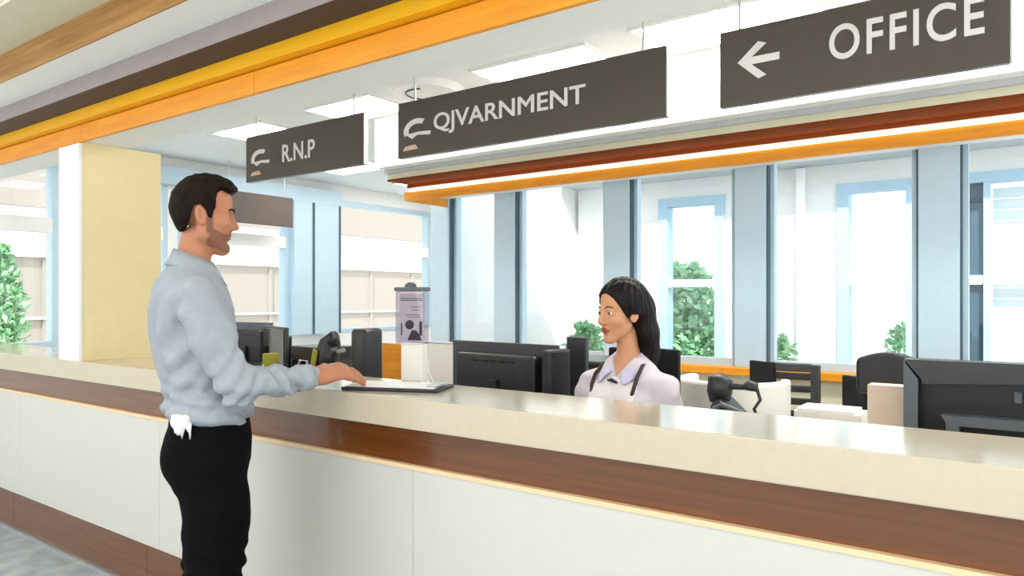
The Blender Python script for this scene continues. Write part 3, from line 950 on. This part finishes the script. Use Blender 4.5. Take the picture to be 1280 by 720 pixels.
def shrub(loc, rx, ry, h, n, label, size=.06, lean=0.0):
    t = thing('shrub', label, 'shrub', loc, group='green shrubs outside')
    vs, fs = [], []
    for k in range(n):
        z = h * random.random() ** 1.15
        w = math.sqrt(max(.06, 1 - (z / h) ** 2.2)) * (.75 + .25 * random.random())
        a = random.random() * 2 * PI
        r = math.sqrt(random.random()) * w
        p = Vector((rx * r * math.cos(a), ry * r * math.sin(a), .08 + z))
        d = Vector((random.gauss(0, 1), random.gauss(0, 1), random.gauss(.4, .8))).normalized()
        s_ = d.orthogonal().normalized() * size * .28
        L_ = size * (.7 + .6 * random.random())
        i = len(vs)
        nrm = d.cross(s_).normalized() * size * .1
        vs += [p, p + d * L_ * .5 + s_ + nrm, p + d * L_, p + d * L_ * .5 - s_ + nrm]
        fs.append((i, i + 1, i + 2, i + 3))
    me = bpy.data.meshes.new('foliage')
    me.from_pydata([tuple(v) for v in vs], [], fs)
    obj('foliage', me, M['leaf'], t)
    bm = bmesh.new()
    for k in range(5):
        a = k * 1.26
        add_tube(bm, [(0.03 * math.cos(a), .03 * math.sin(a), 0), (rx * .3 * math.cos(a), ry * .3 * math.sin(a), h * .45), (rx * .45 * math.cos(a), ry * .45 * math.sin(a), h * .75)], [.02, .014, .006], 6)
    obj('stems', bm, M['bark'], t)
shrub((-3.2, 7.75, -.1), .7, .4, 1.75, 3600, 'dense green shrub seen through the window right behind the woman', .11)
shrub((-2.75, 9.2, -.1), .8, .6, 2.9, 2200, 'tall pale green shrub farther behind the white courtyard building', .14)
shrub((-3.33, 5.75, -.1), .34, .34, 1.15, 1500, 'low green shrub outside beside the woman\'s face', .08)
shrub((-1.66, 6.0, -.1), .20, .2, 1.1, 600, 'small green shrub at the foot of the white downpipe', .07)
shrub((-1.0, 7.6, -.1), .28, .3, 1.15, 800, 'rounded shrub seen low through the courtyard opening behind the headrest chair', .08)
shrub((-9.3, 3.12, -.1), .30, .34, 2.0, 2000, 'tall green shrub outside the end wall window', .10)

# ------------------------------------------------------------------ people
def smooth(t):
    t = np.clip(t, 0, 1)
    return t * t * (3 - 2 * t)

def sculpt_head(F, female=False):
    """head in its own frame: f forward, l to its left, z up; eye level at z = 0, about 0.25 m tall"""
    if not female:
        F.ell((.022, 0, .046), (.090, .073, .083), .01)
        F.ell((.056, 0, -.03), (.055, .058, .085), .02)
        F.cone((.085, 0, -.103), (.088, 0, -.106), .017, .017, .025)
        for s in (1, -1):
            F.cone((.022, s * .052, -.062), (.078, s * .017, -.107), .015, .013, .03)
            F.cone((.020, s * .055, -.02), (.022, s * .052, -.065), .014, .014, .03)
            F.ell((.076, s * .043, -.024), (.024, .020, .018), .02)
            F.cone((.106, s * .012, .018), (.088, s * .047, .018), .009, .008, .016)
        F.cone((.004, 0, -.08), (-.012, 0, -.21), .050, .055, .02)
    else:
        F.ell((.016, 0, .046), (.088, .072, .080), .01)
        F.ell((.050, 0, -.024), (.054, .057, .078), .02)
        F.cone((.080, 0, -.097), (.083, 0, -.1), .013, .013, .025)
        for s in (1, -1):
            F.cone((.020, s * .044, -.050), (.072, s * .012, -.098), .012, .010, .03)
            F.ell((.072, s * .038, -.026), (.024, .022, .020), .022)
            F.cone((.100, s * .012, .016), (.086, s * .044, .017), .007, .006, .016)
        F.cone((-.004, 0, -.075), (-.018, 0, -.20), .040, .044, .02)
    k = .9 if female else 1.0
    # eye sockets, nose, lips
    for s in (1, -1):
        F.ell((.110, s * .031, -.001), (.018, .019, .011), .012, 'sub')
    nz = 1.0 if not female else .8
    F.cone((.102, 0, .010), (.117 + .016 * (nz - .55), 0, -.031), .008, .0095 * nz + .001, .012)
    F.cone((.117 + .016 * (nz - .55), 0, -.032), (.104, 0, -.042), .0075, .006, .006)
    for s in (1, -1):
        F.ell((.108, s * .0125, -.037), (.012, .008, .008), .006)
        F.ell((.1125, s * .006, -.0445), (.004, .003, .003), .002, 'sub')
    F.ell((.098, 0, -.060), (.013, .021, .0065), .006)
    F.ell((.097, 0, -.0715), (.012, .018, .0075), .006)
    F.cone((.111, 0, -.0655), (.095, .025, -.0645), .0016, .0014, .003, 'sub')
    F.cone((.111, 0, -.0655), (.095, -.025, -.0645), .0016, .0014, .003, 'sub')
    F.ell((.104, 0, -.084), (.010, .02, .006), .008, 'sub')
    # lids
    for s in (1, -1):
        F.ell((.0905, s * .031, .0), (.0135, .0180, .0135), .004)
        F.ell((.1045, s * .031, -.0008), (.016, .0140, .0056 if female else .0046), .002, 'sub')
    # ears
    for s in (1, -1):
        x = .014
        F.ell((x, s * .074, -.003), (.019, .008, .032), .006, ry=-.18, rz=-s * .35)
        F.ell((x + .004, s * .0845, .003), (.0105, .0085, .019), .003, 'sub', ry=-.18, rz=-s * .35)
        F.ell((x + .005, s * .076, -.027), (.009, .005, .009), .006)

def head_bits(parent, o, yaw, pitch, sc_, female=False):
    cy, sy, cp, sp = math.cos(yaw), math.sin(yaw), math.cos(pitch), math.sin(pitch)
    Rm = Matrix(((cy, -sy, 0), (sy, cy, 0), (0, 0, 1))) @ Matrix(((cp, 0, sp), (0, 1, 0), (-sp, 0, cp)))
    mt = Matrix.Translation(o) @ Rm.to_4x4() @ Matrix.Scale(sc_, 4)
    for s in (1, -1):
        bm = bmesh.new()
        bmesh.ops.create_uvsphere(bm, u_segments=20, v_segments=14, radius=.0118, matrix=mt @ Matrix.Translation((.0895, s * .031, -.0005)))
        e = obj('eye', bm, M['eyew'], parent, True)
        bm = bmesh.new()
        d = Vector((1, .1 * (1 if not female else -.3), -.05)).normalized()
        c = Vector((.0895, s * .031, -.0005))
        add_tube(bm, [mt @ (c + d * .0095), mt @ (c + d * .0113), mt @ (c + d * .0122)], [.0058 * sc_, .0052 * sc_, .002 * sc_], 14)
        obj('iris', bm, M['iris'], e, True)
    bm = bmesh.new()
    for s in (1, -1):
        if female:
            pts = [(.1085, s * .014, .0195), (.107, s * .026, .0245), (.100, s * .039, .024), (.090, s * .048, .018)]
            r = [.0016, .0022, .0018, .0008]
        else:
            pts = [(.1165, s * .010, .0195), (.1155, s * .022, .0245), (.108, s * .037, .025), (.097, s * .047, .019)]
            r = [.0035, .0045, .004, .002]
        add_tube(bm, [mt @ Vector(p) for p in pts], [q * sc_ for q in r], 8)
    obj('eyebrows', bm, M['brow'], parent, True)
    return mt

# ---------------- the standing man: f = where he faces (towards the counter), l = his left
mx, my = -2.255, 1.32
MAN = thing('person', 'man in pale blue shirt and black trousers standing at the counter, hand on clipboard', 'person', (mx, my, 0), math.atan2(.86, .51))
EYE = (0.0, 0, 1.671)
wr = np.array((.375, -.100, 1.133))
u = np.array((.91, .41, 0)); u /= np.linalg.norm(u)
v = np.array((-u[1], u[0], 0))            # towards the thumb
SH_R, EL_R = np.array((-.005, -.182, 1.405)), np.array((.115, -.225, 1.125))
SH_L, EL_L, WR_L = np.array((-.005, .182, 1.405)), np.array((-.03, .235, 1.13)), np.array((.06, .225, .885))
TORSO = [(1.535, -.012, .050, .062), (1.50, -.018, .066, .095), (1.465, -.02, .092, .150), (1.42, -.018, .112, .178), (1.36, -.012, .122, .180), (1.28, -.006, .124, .172), (1.18, .008, .118, .160),
         (1.08, .032, .116, .158), (1.0, .042, .122, .166), (.93, .044, .128, .172), (.86, .044, .125, .172), (.80, .045, .105, .165)]
LEG = [[(.045, s * .088, .86), (.062, s * .095, .70), (.052, s * .095, .50), (.030, s * .098, .30), (.022, s * .10, .09)] for s in (-1, 1)]

def hand(F, w, u, v, nrm, palm_l=.09, spread=1.0, curl=0.0, tip_drop=.030, g=1.0):
    """w wrist, u along the hand, v to the thumb side, nrm out of the back of the hand"""
    kn = w + u * palm_l + nrm * .010 * g
    F.cone(w - u * .03, w + u * .02, .029 * g, .030 * g, .01, flat=nrm, ratio=.76)
    F.cone(w + u * .012, kn - u * .004 + v * .016 * g, .031 * g, .024 * g, .012, flat=nrm, ratio=.60)
    F.cone(w + u * .012, kn - u * .006 - v * .018 * g, .031 * g, .022 * g, .012, flat=nrm, ratio=.60)
    for i, (off, ln) in enumerate(((.031, .074), (.0105, .083), (-.0105, .077), (-.031, .060))):
        off, ln = off * g, ln * g
        b = kn + v * off - u * (.004 * abs(i - 1)) - nrm * (.003 * abs(i - 1))
        d = (u + v * off * 2.2 * spread)
        d /= np.linalg.norm(d)
        drops = np.array((0, .22, .58, 1.0)) * (tip_drop if np.isscalar(tip_drop) else tip_drop[i])
        ls = (0, .45, .75, 1.0)
        pts = []
        for q, dr in zip(ls, drops):
            pts.append(b + d * ln * q * (1 - curl * q * .35) - nrm * (dr + curl * ln * q * q * .6))
        F.chain(pts, [.0096 * g, .0088 * g, .0080 * g, .0068 * g], .0022)
    t0 = w + u * .028 * g + v * .026 * g
    F.chain([t0, t0 + (u * .028 + v * .024) * g - nrm * .006, t0 + (u * .055 + v * .032) * g - nrm * .014, t0 + (u * .078 + v * .032) * g - nrm * .020], [.016 * g, .0125 * g, .0105 * g, .0082 * g], .008)

up = np.array((0, 0, 1.0))
F = Field(axis((-.20, -.075, .009), (-.075, .155, .0027), (.155, .36, .009), (.36, .66, .0027)),
          axis((-.31, -.19, .009), (-.19, .12, .0027), (.12, .31, .009)),
          axis((-.005, 1.06, .010), (1.06, 1.17, .0027), (1.17, 1.50, .009), (1.50, 1.83, .0027)))
F.loft(TORSO, .02, grow=-.018)
for s, leg in zip((-1, 1), LEG):
    F.chain(leg, [.080, .066, .050, .044, .034], .03)
    F.cone((.0, s * .10, .045), (.15, s * .115, .03), .038, .026, .02)
F.chain([SH_R, (SH_R + EL_R) / 2, EL_R], [.050, .042, .036], .03)
F.chain([EL_R, (EL_R * .6 + wr * .4), wr], [.036, .035, .026], .012)
roll = 24 * D2R
hand(F, wr, u, v * math.cos(roll) + up * math.sin(roll), up * math.cos(roll) - v * math.sin(roll), palm_l=.105, spread=1.6, tip_drop=(.044, .046, .038, .028), g=1.22)
F.chain([SH_L, (SH_L + EL_L) / 2, EL_L], [.050, .042, .036], .03)
F.chain([EL_L, (EL_L * .6 + WR_L * .4), WR_L], [.036, .035, .026], .012)
ul = np.array((.25, -.05, -.96)); ul /= np.linalg.norm(ul)
vl = np.array((.95, -.1, .25)); vl -= ul * (vl @ ul); vl /= np.linalg.norm(vl)
hand(F, WR_L, ul, vl, np.cross(vl, ul) * -1 if np.cross(vl, ul)[1] < 0 else np.cross(vl, ul), curl=.5)
F.frame(EYE, 0.0, .02)
sculpt_head(F)
def paint_man(L):
    f, l, z = L[:, 0], np.abs(L[:, 1]), L[:, 2]
    e = .007
    jaw = -.034 - .48 * np.clip(f - .034, 0, .05)          # whisker line from the sideburn down to the mouth corner
    lo = -.098 - .36 * np.clip(f - .03, -.02, .06)
    b = smooth((jaw - z) / e + .5) * smooth((z - lo) / e + .5) * smooth((f - .020 - .22 * np.clip(-.03 - z, 0, .1)) / .012 + .5) * smooth((.068 - l) / e + .5)
    m = smooth((-.045 - z) / .004 + .5) * smooth((z + .060) / .004 + .5) * smooth((f - .090) / .004 + .5) * smooth((.030 - l) / .006 + .5)
    sb = smooth((-.008 - z) / .01 + .5) * smooth((z + .06) / .01 + .5) * smooth((.011 - np.abs(f - .042)) / .006 + .5) * smooth((l - .035) / .01)
    lips = 1 - smooth((np.sqrt((z + .0655) ** 2 / .0115 ** 2 + (l / .0215) ** 2) - .85) / .3)
    lips *= smooth((f - .092) / .004)
    b = np.maximum(np.maximum(b, m), sb) * (1 - lips)
    low = z > -.2
    return {'beard': b * low * .9, 'lips': lips * low}
body = obj('body', F.mesh('body', paint_man), M['skin'], MAN)
head_bits(MAN, EYE, 0.0, .02, 1.0)

# hair
F = Field(axis((-.12, .17, .0026)), axis((-.11, .11, .0026)), axis((1.58, 1.84, .0026)))
F.frame(EYE, 0.0, .02)
F.ell((.024, 0, .050), (.101, .082, .092), .01)
F.ell((.058, 0, .088), (.068, .060, .044), .03)
F.ell((-.012, 0, .01), (.068, .072, .075), .03)
X, Y, Z = F.full()
nz = np.sin(X * 190 + Y * 60 + 2 * np.sin(Z * 90)) * .0011 + np.sin(Y * 260 + X * 70) * .0009
F.F += nz.astype(np.float32)
prof = [(-.052, -.064), (-.080, .0), (-.09, .05), (-.07, .12), (.0, .16), (.08, .16), (.135, .118), (.130, .094), (.106, .078), (.080, .079), (.066, .042), (.052, .012), (.047, -.020), (.036, -.018), (.031, .012), (.012, .034), (-.008, .026), (-.018, -.012), (-.032, -.045)]
dp = poly_sd(X, Z, prof)
# the forehead line bows back at the temples; ears stay clear
F.keep(np.where(X > .06, dp + np.maximum(np.abs(Y) - .035, 0) * .55, dp))
obj('hair', F.mesh('hair'), M['hair'], MAN)

# shirt
def sleeve(F, sh, el, w, cuff, k=.02, n=3):
    F.cone(sh, (sh + el) / 2, .063, .063, .05)
    F.cone((sh + el) / 2, el, .063, .055, .02)
    F.cone(el, (el + w) / 2, .055, .049, .02)
    F.cone((el + w) / 2, el + (w - el) * cuff, .049, .037, .01)
F = Field(axis((-.20, .44, .0046)), axis((-.32, .32, .0046)), axis((.90, 1.56, .0046)))
F.loft(TORSO, .02, grow=.006)
sleeve(F, SH_R, EL_R, wr, .93)
sleeve(F, SH_L, EL_L, WR_L, .93)
F.ell((.046, 0, 1.045), (.137, .182, .055), .03)      # bloused cloth over the waistband
X, Y, Z = F.full()
w_ = np.zeros_like(X)
# back folds running down from the shoulder blades, blousing at the waist, arm creases
bk = smooth((.02 - X) / .08) * smooth((1.43 - Z) / .1)
w_ += .0058 * bk * np.sin(Y * 62 + (Z - 1.2) * 16 + 1.5 * np.sin(Z * 13))
w_ += .0045 * smooth((1.17 - Z) / .1) * np.sin(Z * 105 + Y * 16 + X * 24 + 1.3 * np.sin(Y * 24 + X * 15))
el_d = np.sqrt((X - EL_R[0]) ** 2 + (Y - EL_R[1]) ** 2 + (Z - EL_R[2]) ** 2)
w_ += .0040 * np.exp(-(el_d / .10) ** 2) * np.sin(X * 105 - Z * 75 + 1.2 * np.sin(Y * 50))
fa = smooth((X - .19) / .04) * smooth((.335 - X) / .03)
w_ += .0040 * fa * np.sin(X * 120 + Z * 70 + 1.5 * np.sin(Y * 60))
ua = smooth((-.13 - Y) / .04) * smooth((Z - 1.14) / .06)
w_ += .0036 * ua * np.sin((X * 42 + Z * 24) + 1.4 * np.sin(Z * 22 + Y * 20))
side = smooth((-.10 - Y) / .05) * smooth((.02 - X) / .06) * smooth((1.38 - Z) / .08) * smooth((Z - 1.0) / .08)
w_ += .0060 * side * np.sin(X * 48 - Z * 50 + 1.2 * np.sin(Z * 19))
# armhole seam
w_ += .0022 * np.exp(-((Y + .158 + .1 * (1.42 - Z)) / .004) ** 2) * smooth((Z - 1.25) / .06)
# button placket
w_ -= .0020 * (np.abs(Y) < .017) * (X > .06)
w_ = 2.1 * np.where(w_ > 0, w_, w_ * .6)
F.F += w_.astype(np.float32)
F.keep((.988 + .22 * np.maximum(0, .02 - X) + .006 * np.sin(Y * 26 + X * 20)) - Z)
F.keep(Z - (1.506 - X * .32))                      # neckline, lower in front
obj('shirt', F.mesh('shirt'), M['shirt'], MAN)
def ring_strip(cx, rows, a0, a1, n=48):
    """rows: list of fn(angle) -> (radius f, radius l, z)"""
    bm = bmesh.new()
    R_ = []
    for fn in rows:
        ring = []
        for i in range(n + 1):
            a = a0 + (a1 - a0) * i / n
            rf, rl, z, c = fn(a)
            ring.append(bm.verts.new((cx + c + rf * math.cos(a), rl * math.sin(a), z)))
        R_.append(ring)
    for i in range(len(R_) - 1):
        for k in range(n):
            bm.faces.new((R_[i][k], R_[i][k + 1], R_[i + 1][k + 1], R_[i + 1][k]))
    return bm
def zf(a, zb, zfr):
    return zb + (zfr - zb) * (1 + math.cos(a)) / 2
col = ring_strip(-.002, [
    lambda a: (.060, .064, zf(a, 1.505, 1.470), -.008),
    lambda a: (.0575, .060, zf(a, 1.555, 1.512), -.006),
    lambda a: (.061, .063, zf(a, 1.560, 1.516), -.006),
    lambda a: (.074, .080, zf(a, 1.535, 1.490), -.004),
    lambda a: (.088 + .014 * max(0, math.cos(a)) ** 6, .104, zf(a, 1.508, 1.470) - .034 * max(0, math.cos(a)) ** 8, -.004)], .10, 2 * PI - .10)
o = obj('collar', col, M['shirt'], MAN, True)
md = o.modifiers.new('thickness', 'SOLIDIFY'); md.thickness = .003; md.offset = 0
# cuffs
for w, e, nm in ((wr, EL_R, 'cuff'), (WR_L, EL_L, 'cuff')):
    d = (w - e) / np.linalg.norm(w - e)
    bm = bmesh.new()
    p = [w - d * .082, w - d * .07, w - d * .024, w - d * .022, w - d * .03]
    add_tube(bm, p, [.034, .0465, .0430, .040, .031], 28, cap=False)
    obj(nm, bm, M['shirt'], MAN, True)
bm = bmesh.new()
for k in range(6):
    z = 1.45 - k * .075
    f = np.interp(z, [q[0] for q in TORSO[::-1]], [q[1] + q[2] for q in TORSO[::-1]]) + .0075
    bmesh.ops.create_cone(bm, cap_ends=True, segments=12, radius1=.0055, radius2=.0055, depth=.004, matrix=Matrix.Translation((f, 0, z)) @ Matrix.Rotation(PI / 2, 4, 'Y'))
obj('buttons', bm, M['offwhite'], MAN)
# shirt tail hanging out at the back of the waistband
bm = bmesh.new()
nu, nv = 12, 8
g = []
for i in range(nu + 1):
    row = []
    for j in range(nv + 1):
        a = -2.42 + .42 * i / nu
        ragged = .012 * math.sin(i * 1.9) + .008 * math.sin(i * 4.1)
        z = 1.036 - (.058 + ragged) * j / nv
        rr = .012 + .012 * math.sin(i * 1.3 + j * .5)
        row.append(bm.verts.new((.043 + (.132 + rr) * math.cos(a), (.182 + rr) * math.sin(a), z)))
    g.append(row)
for i in range(nu):
    for j in range(nv):
        bm.faces.new((g[i][j], g[i + 1][j], g[i + 1][j + 1], g[i][j + 1]))
o = obj('shirt_tail', bm, M['paper'], MAN, True)
o['label'] = 'white crumpled cloth tail at waistband'
md = o.modifiers.new('thickness', 'SOLIDIFY'); md.thickness = .004

# trousers
F = Field(axis((-.16, .24, .006)), axis((-.25, .25, .006)), axis((.04, 1.02, .006)))
F.loft([q for q in TORSO if q[0] < 1.09], .02, grow=.003)
F.ell((-.005, -.075, .885), (.100, .098, .115), .04)
F.ell((-.005, .075, .885), (.100, .098, .115), .04)
F.keep(np.maximum(F.full()[2] - 1.0, -1))
for leg in LEG:
    F.chain([np.array(q) for q in leg], [.105, .098, .086, .080, .074], .03)
X, Y, Z = F.full()
w_ = .0040 * smooth((.86 - Z) / .1) * np.sin(Z * 44 + Y * 20 + 2.0 * np.sin(X * 26 + Z * 9))
w_ += .004 * smooth((.74 - Z) / .05) * np.sin(X * 60 + Z * 12)
kn = np.exp(-((Z - .50) / .09) ** 2)
w_ += .007 * kn * np.sin(Z * 90 + X * 50 + Y * 10)
F.F += w_.astype(np.float32)
F.keep(Z - .998)
F.keep(.05 - Z)
obj('trousers', F.mesh('trousers'), M['trouser'], MAN)
for s in (-1, 1):
    F = Field(axis((-.09, .23, .005)), axis((s * .1 - .07, s * .1 + .08, .005)), axis((-.004, .15, .005)))
    F.cone((-.02, s * .10, .055), (.06, s * .105, .05), .044, .044, .02)
    F.cone((.05, s * .105, .045), (.165, s * .115, .034), .045, .034, .02)
    F.cone((-.01, s * .10, .06), (.02, s * .10, .11), .040, .042, .02)
    F.keep(.001 - F.full()[2])
    sh = obj('shoe', F.mesh('shoe'), M['leather'], MAN)
    obj('sole', B((-.062, .195, s * .108 - .046, s * .108 + .046, 0, .012), bev=.005), M['black'], sh)

# ---------------- the seated woman
WX, WYY = -1.285, 2.52
WOM = thing('person', 'woman with long black hair in pale blouse and white bib seated behind counter', 'person', (WX, WYY, 0), -93 * D2R)
WE = (0.0, 0, 1.341)
hyaw = -22 * D2R
WT = [(1.195, -.022, .044, .050), (1.165, -.024, .056, .074), (1.135, -.022, .072, .108), (1.09, -.014, .092, .148), (1.02, -.006, .104, .158), (.94, .0, .100, .145), (.84, .0, .095, .135), (.74, -.005, .110, .160), (.64, -.01, .125, .178), (.56, -.01, .11, .17)]
sR, eR, wR = np.array((-.015, -.165, 1.058)), np.array((.03, -.215, .83)), np.array((.21, -.10, .72))
sL, eL, wL = np.array((-.015, .165, 1.058)), np.array((.03, .215, .83)), np.array((.21, .10, .72))
F = Field(axis((-.14, -.09, .008), (-.09, .14, .0027), (.14, .50, .008)), axis((-.27, -.11, .008), (-.11, .11, .0027), (.11, .27, .008)), axis((-.005, .60, .012), (.60, .78, .005), (.78, 1.12, .009), (1.12, 1.48, .0027)))
F.loft(WT, .02, grow=-.013)
for s in (-1, 1):
    F.chain([np.array((.0, s * .09, .60)), np.array((.36, s * .09, .615)), np.array((.35, s * .09, .35)), np.array((.33, s * .09, .09))], [.085, .058, .045, .034], .03)
    F.cone((.31, s * .09, .045), (.44, s * .095, .03), .034, .024, .02)
for a_, b_, c_, s in ((sR, eR, wR, -1), (sL, eL, wL, 1)):
    F.chain([a_, (a_ + b_) / 2, b_], [.042, .035, .030], .03)
    F.chain([b_, c_], [.030, .023], .012)
    uu = np.array((.9, -s * .4, -.12)); uu /= np.linalg.norm(uu)
    vv = np.array((-uu[1], uu[0], 0)) * (1 if s < 0 else -1)
    hand(F, c_, uu, vv, up, palm_l=.08, spread=.8, tip_drop=.03)
F.frame(WE, hyaw, 0.0)
sculpt_head(F, True)
def paint_w(L):
    f, l, z = L[:, 0], np.abs(L[:, 1]), L[:, 2]
    lips = 1 - smooth((np.sqrt((z + .066) ** 2 / .0120 ** 2 + (l / .0205) ** 2) - .85) / .3)
    return {'lips': lips * smooth((f - .088) / .004) * (z > -.2)}
obj('body', F.mesh('body', paint_w), M['wskin'], WOM)
head_bits(WOM, WE, hyaw, 0.0, 1.0, True)

F = Field(axis((-.20, .16, .003)), axis((-.13, .13, .003)), axis((1.07, 1.50, .003)))
F.frame(WE, hyaw, 0.0)
F.ell((.008, 0, .046), (.102, .086, .094), .01)
F.ell((-.030, 0, .0), (.085, .080, .10), .03)
F.chain([(-.05, 0, .0), (-.075, 0, -.08), (-.092, -.01, -.16), (-.096, -.01, -.26)], [.072, .066, .062, .034], .03)
F.chain([(-.035, .055, .0), (-.055, .05, -.08), (-.075, .04, -.17)], [.034, .034, .028], .02)
F.chain([(-.035, -.055, .0), (-.055, -.05, -.08), (-.075, -.04, -.17)], [.034, .034, .028], .02)
X, Y, Z = F.full()
F.F += (np.sin(Y * 210 + X * 120 + 2 * np.sin(Z * 18)) * .0014 + np.sin(np.arctan2(Y, X + .03) * 26 + Z * 14) * .0016).astype(np.float32)
prof = [(-.20, -.28), (-.21, .02), (-.16, .14), (-.04, .20), (.13, .20), (.130, .070), (.100, .074), (.088, .058), (.066, .026), (.046, -.002), (.030, -.022), (.014, -.016), (.002, -.022), (-.006, -.04), (-.022, -.075), (-.045, -.12), (-.05, -.28)]
dp = poly_sd(X, Z, prof)
hl = dp + np.where(X > .04, (np.abs(Y) - .02) * -.12, 0)
F.keep(hl)
obj('hair', F.mesh('hair'), M['whair'], WOM)

F = Field(axis((-.15, .28, .0048)), axis((-.29, .29, .0048)), axis((.54, 1.20, .0048)))
F.loft(WT, .02, grow=.006)
for s in (-1, 1):
    F.ell((.062, s * .07, 1.0), (.055, .062, .058), .03)
for a_, b_, c_ in ((sR, eR, wR), (sL, eL, wL)):
    F.cone(a_, (a_ + b_) / 2, .052, .050, .04)
    F.cone((a_ + b_) / 2, b_, .052, .045, .02)
    F.cone(b_, b_ + (c_ - b_) * .92, .045, .034, .012)
X, Y, Z = F.full()
w_ = .0028 * np.sin(Z * 60 + Y * 30 + 2 * np.sin(X * 30 + Y * 18)) * smooth((1.1 - Z) / .05)
w_ += .003 * smooth((np.abs(Y) - .14) / .03) * np.sin(Z * 70 + X * 60)
F.F += w_.astype(np.float32)
# open neck: a V cut at the front
F.keep(np.where(X > -.01, np.minimum(Z - 1.095, 1) * .55 - np.abs(Y) * .9, Z - 1.172))
F.keep(Z - 1.172)
obj('blouse', F.mesh('blouse'), M['blouse'], WOM)
for s in (-1, 1):
    bm = bmesh.new()
    rows = []
    n = 10
    for i in range(n + 1):
        t_ = i / n
        a = s * (2.8 - 2.45 * t_)
        zz_ = 1.196 - .014 * t_ - .125 * max(0, t_ - .45) ** 1.2
        rf = .050 + .060 * max(0, t_ - .45) ** 1.1 * 1.2
        ri = Vector((-.022 + rf * math.cos(a), .054 * math.sin(a) * (1 - .25 * t_), zz_))
        wd = .034 + .030 * t_
        out = Vector((math.cos(a) * .5, math.sin(a) * 1.0, 0)).normalized()
        ro = ri + out * wd * .95 + Vector((.016 * t_, 0, -.036 - .020 * t_))
        mid = ri * .5 + ro * .5 + Vector((0, 0, .012)) + out * .006
        rows.append([bm.verts.new(q) for q in (ri - Vector((0, 0, .012)), ri + Vector((0, 0, .004)), mid, ro)])
    for i in range(n):
        for k in range(3):
            bm.faces.new((rows[i][k], rows[i + 1][k], rows[i + 1][k + 1], rows[i][k + 1]))
    o = obj('collar', bm, M['blousecollar'], WOM, True)
    md = o.modifiers.new('thickness', 'SOLIDIFY'); md.thickness = .003; md.offset = 0
    md = o.modifiers.new('soft', 'SUBSURF'); md.levels = 1; md.render_levels = 1
# bib with straps and a small dark clip
F = Field(axis((.0, .17, .004)), axis((-.13, .13, .004)), axis((.80, 1.13, .004)))
F.loft(WT, .02, grow=.013)
for s in (-1, 1):
    F.ell((.062, s * .07, 1.0), (.062, .068, .064), .04)
X, Y, Z = F.full()
F.keep(np.abs(Y) - (.098 - .10 * np.maximum(Z - 1.0, 0)))
F.keep(Z - (1.100 - .22 * np.abs(Y)))
F.keep(.82 - Z)
F.keep(.045 - X)
obj('bib', F.mesh('bib'), M['bib'], WOM)
for s in (-1, 1):
    obj('strap', T(([(.108, s * .085, 1.03), (.098, s * .092, 1.065), (.072, s * .092, 1.105), (.02, s * .086, 1.142), (-.04, s * .082, 1.145), (-.10, s * .078, 1.10), (-.118, s * .07, 1.0)], .0075)), M['strap'], WOM, True)
obj('clip', T(([(.098, -.020, 1.088), (.106, .0, 1.090), (.100, .022, 1.080)], [.004, .008, .004])), M['black'], WOM)
F = Field(axis((-.16, .46, .008)), axis((-.24, .24, .008)), axis((.06, .72, .008)))
F.loft([q for q in WT if q[0] < .75], .02, grow=.008)
for s in (-1, 1):
    F.chain([np.array((.0, s * .09, .60)), np.array((.36, s * .09, .615)), np.array((.35, s * .09, .35)), np.array((.33, s * .09, .09))], [.10, .076, .066, .058], .03)
F.keep(F.full()[2] - .71)
F.keep(.075 - F.full()[2])
obj('trousers', F.mesh('trousers'), M['trouser'], WOM)
for s in (-1, 1):
    F = Field(axis((.25, .50, .005)), axis((s * .09 - .06, s * .09 + .06, .005)), axis((-.004, .14, .005)))
    F.cone((.31, s * .09, .05), (.37, s * .092, .045), .041, .04, .02)
    F.cone((.37, s * .092, .04), (.445, s * .096, .03), .038, .03, .02)
    F.keep(.001 - F.full()[2])
    obj('shoe', F.mesh('shoe'), M['leather'], WOM)


# ------------------------------------------------------------------ light
sd = bpy.data.lights.new('sun', 'SUN')
sd.energy = 5.0
sd.angle = 0.02
sd.color = (1.0, 0.97, 0.92)
so = bpy.data.objects.new('sun', sd)
C.objects.link(so)
so.rotation_euler = Vector((-.30, .62, -.72)).to_track_quat('-Z', 'Y').to_euler()
W = bpy.data.worlds.new('sky')
bpy.context.scene.world = W
W.use_nodes = True
nt = W.node_tree
bg = nt.nodes['Background']
tc = nt.nodes.new('ShaderNodeTexCoord')
sep = nt.nodes.new('ShaderNodeSeparateXYZ')
cr = nt.nodes.new('ShaderNodeValToRGB')
cr.color_ramp.elements[0].position = 0.0
cr.color_ramp.elements[0].color = (0.96, 0.98, 1.0, 1)
cr.color_ramp.elements[1].position = 0.9
cr.color_ramp.elements[1].color = (0.82, 0.92, 1.0, 1)
nt.links.new(tc.outputs['Generated'], sep.inputs[0])
nt.links.new(sep.outputs['Z'], cr.inputs[0])
nt.links.new(cr.outputs[0], bg.inputs['Color'])
bg.inputs['Strength'].default_value = 2.0

sc = bpy.context.scene
sc.view_settings.view_transform = 'Standard'
sc.view_settings.look = 'None'
sc.view_settings.gamma = 1
sc.view_settings.exposure = 0.12
sc.view_settings.use_curve_mapping = False
sc.cycles.max_bounces = 10
sc.cycles.transparent_max_bounces = 16
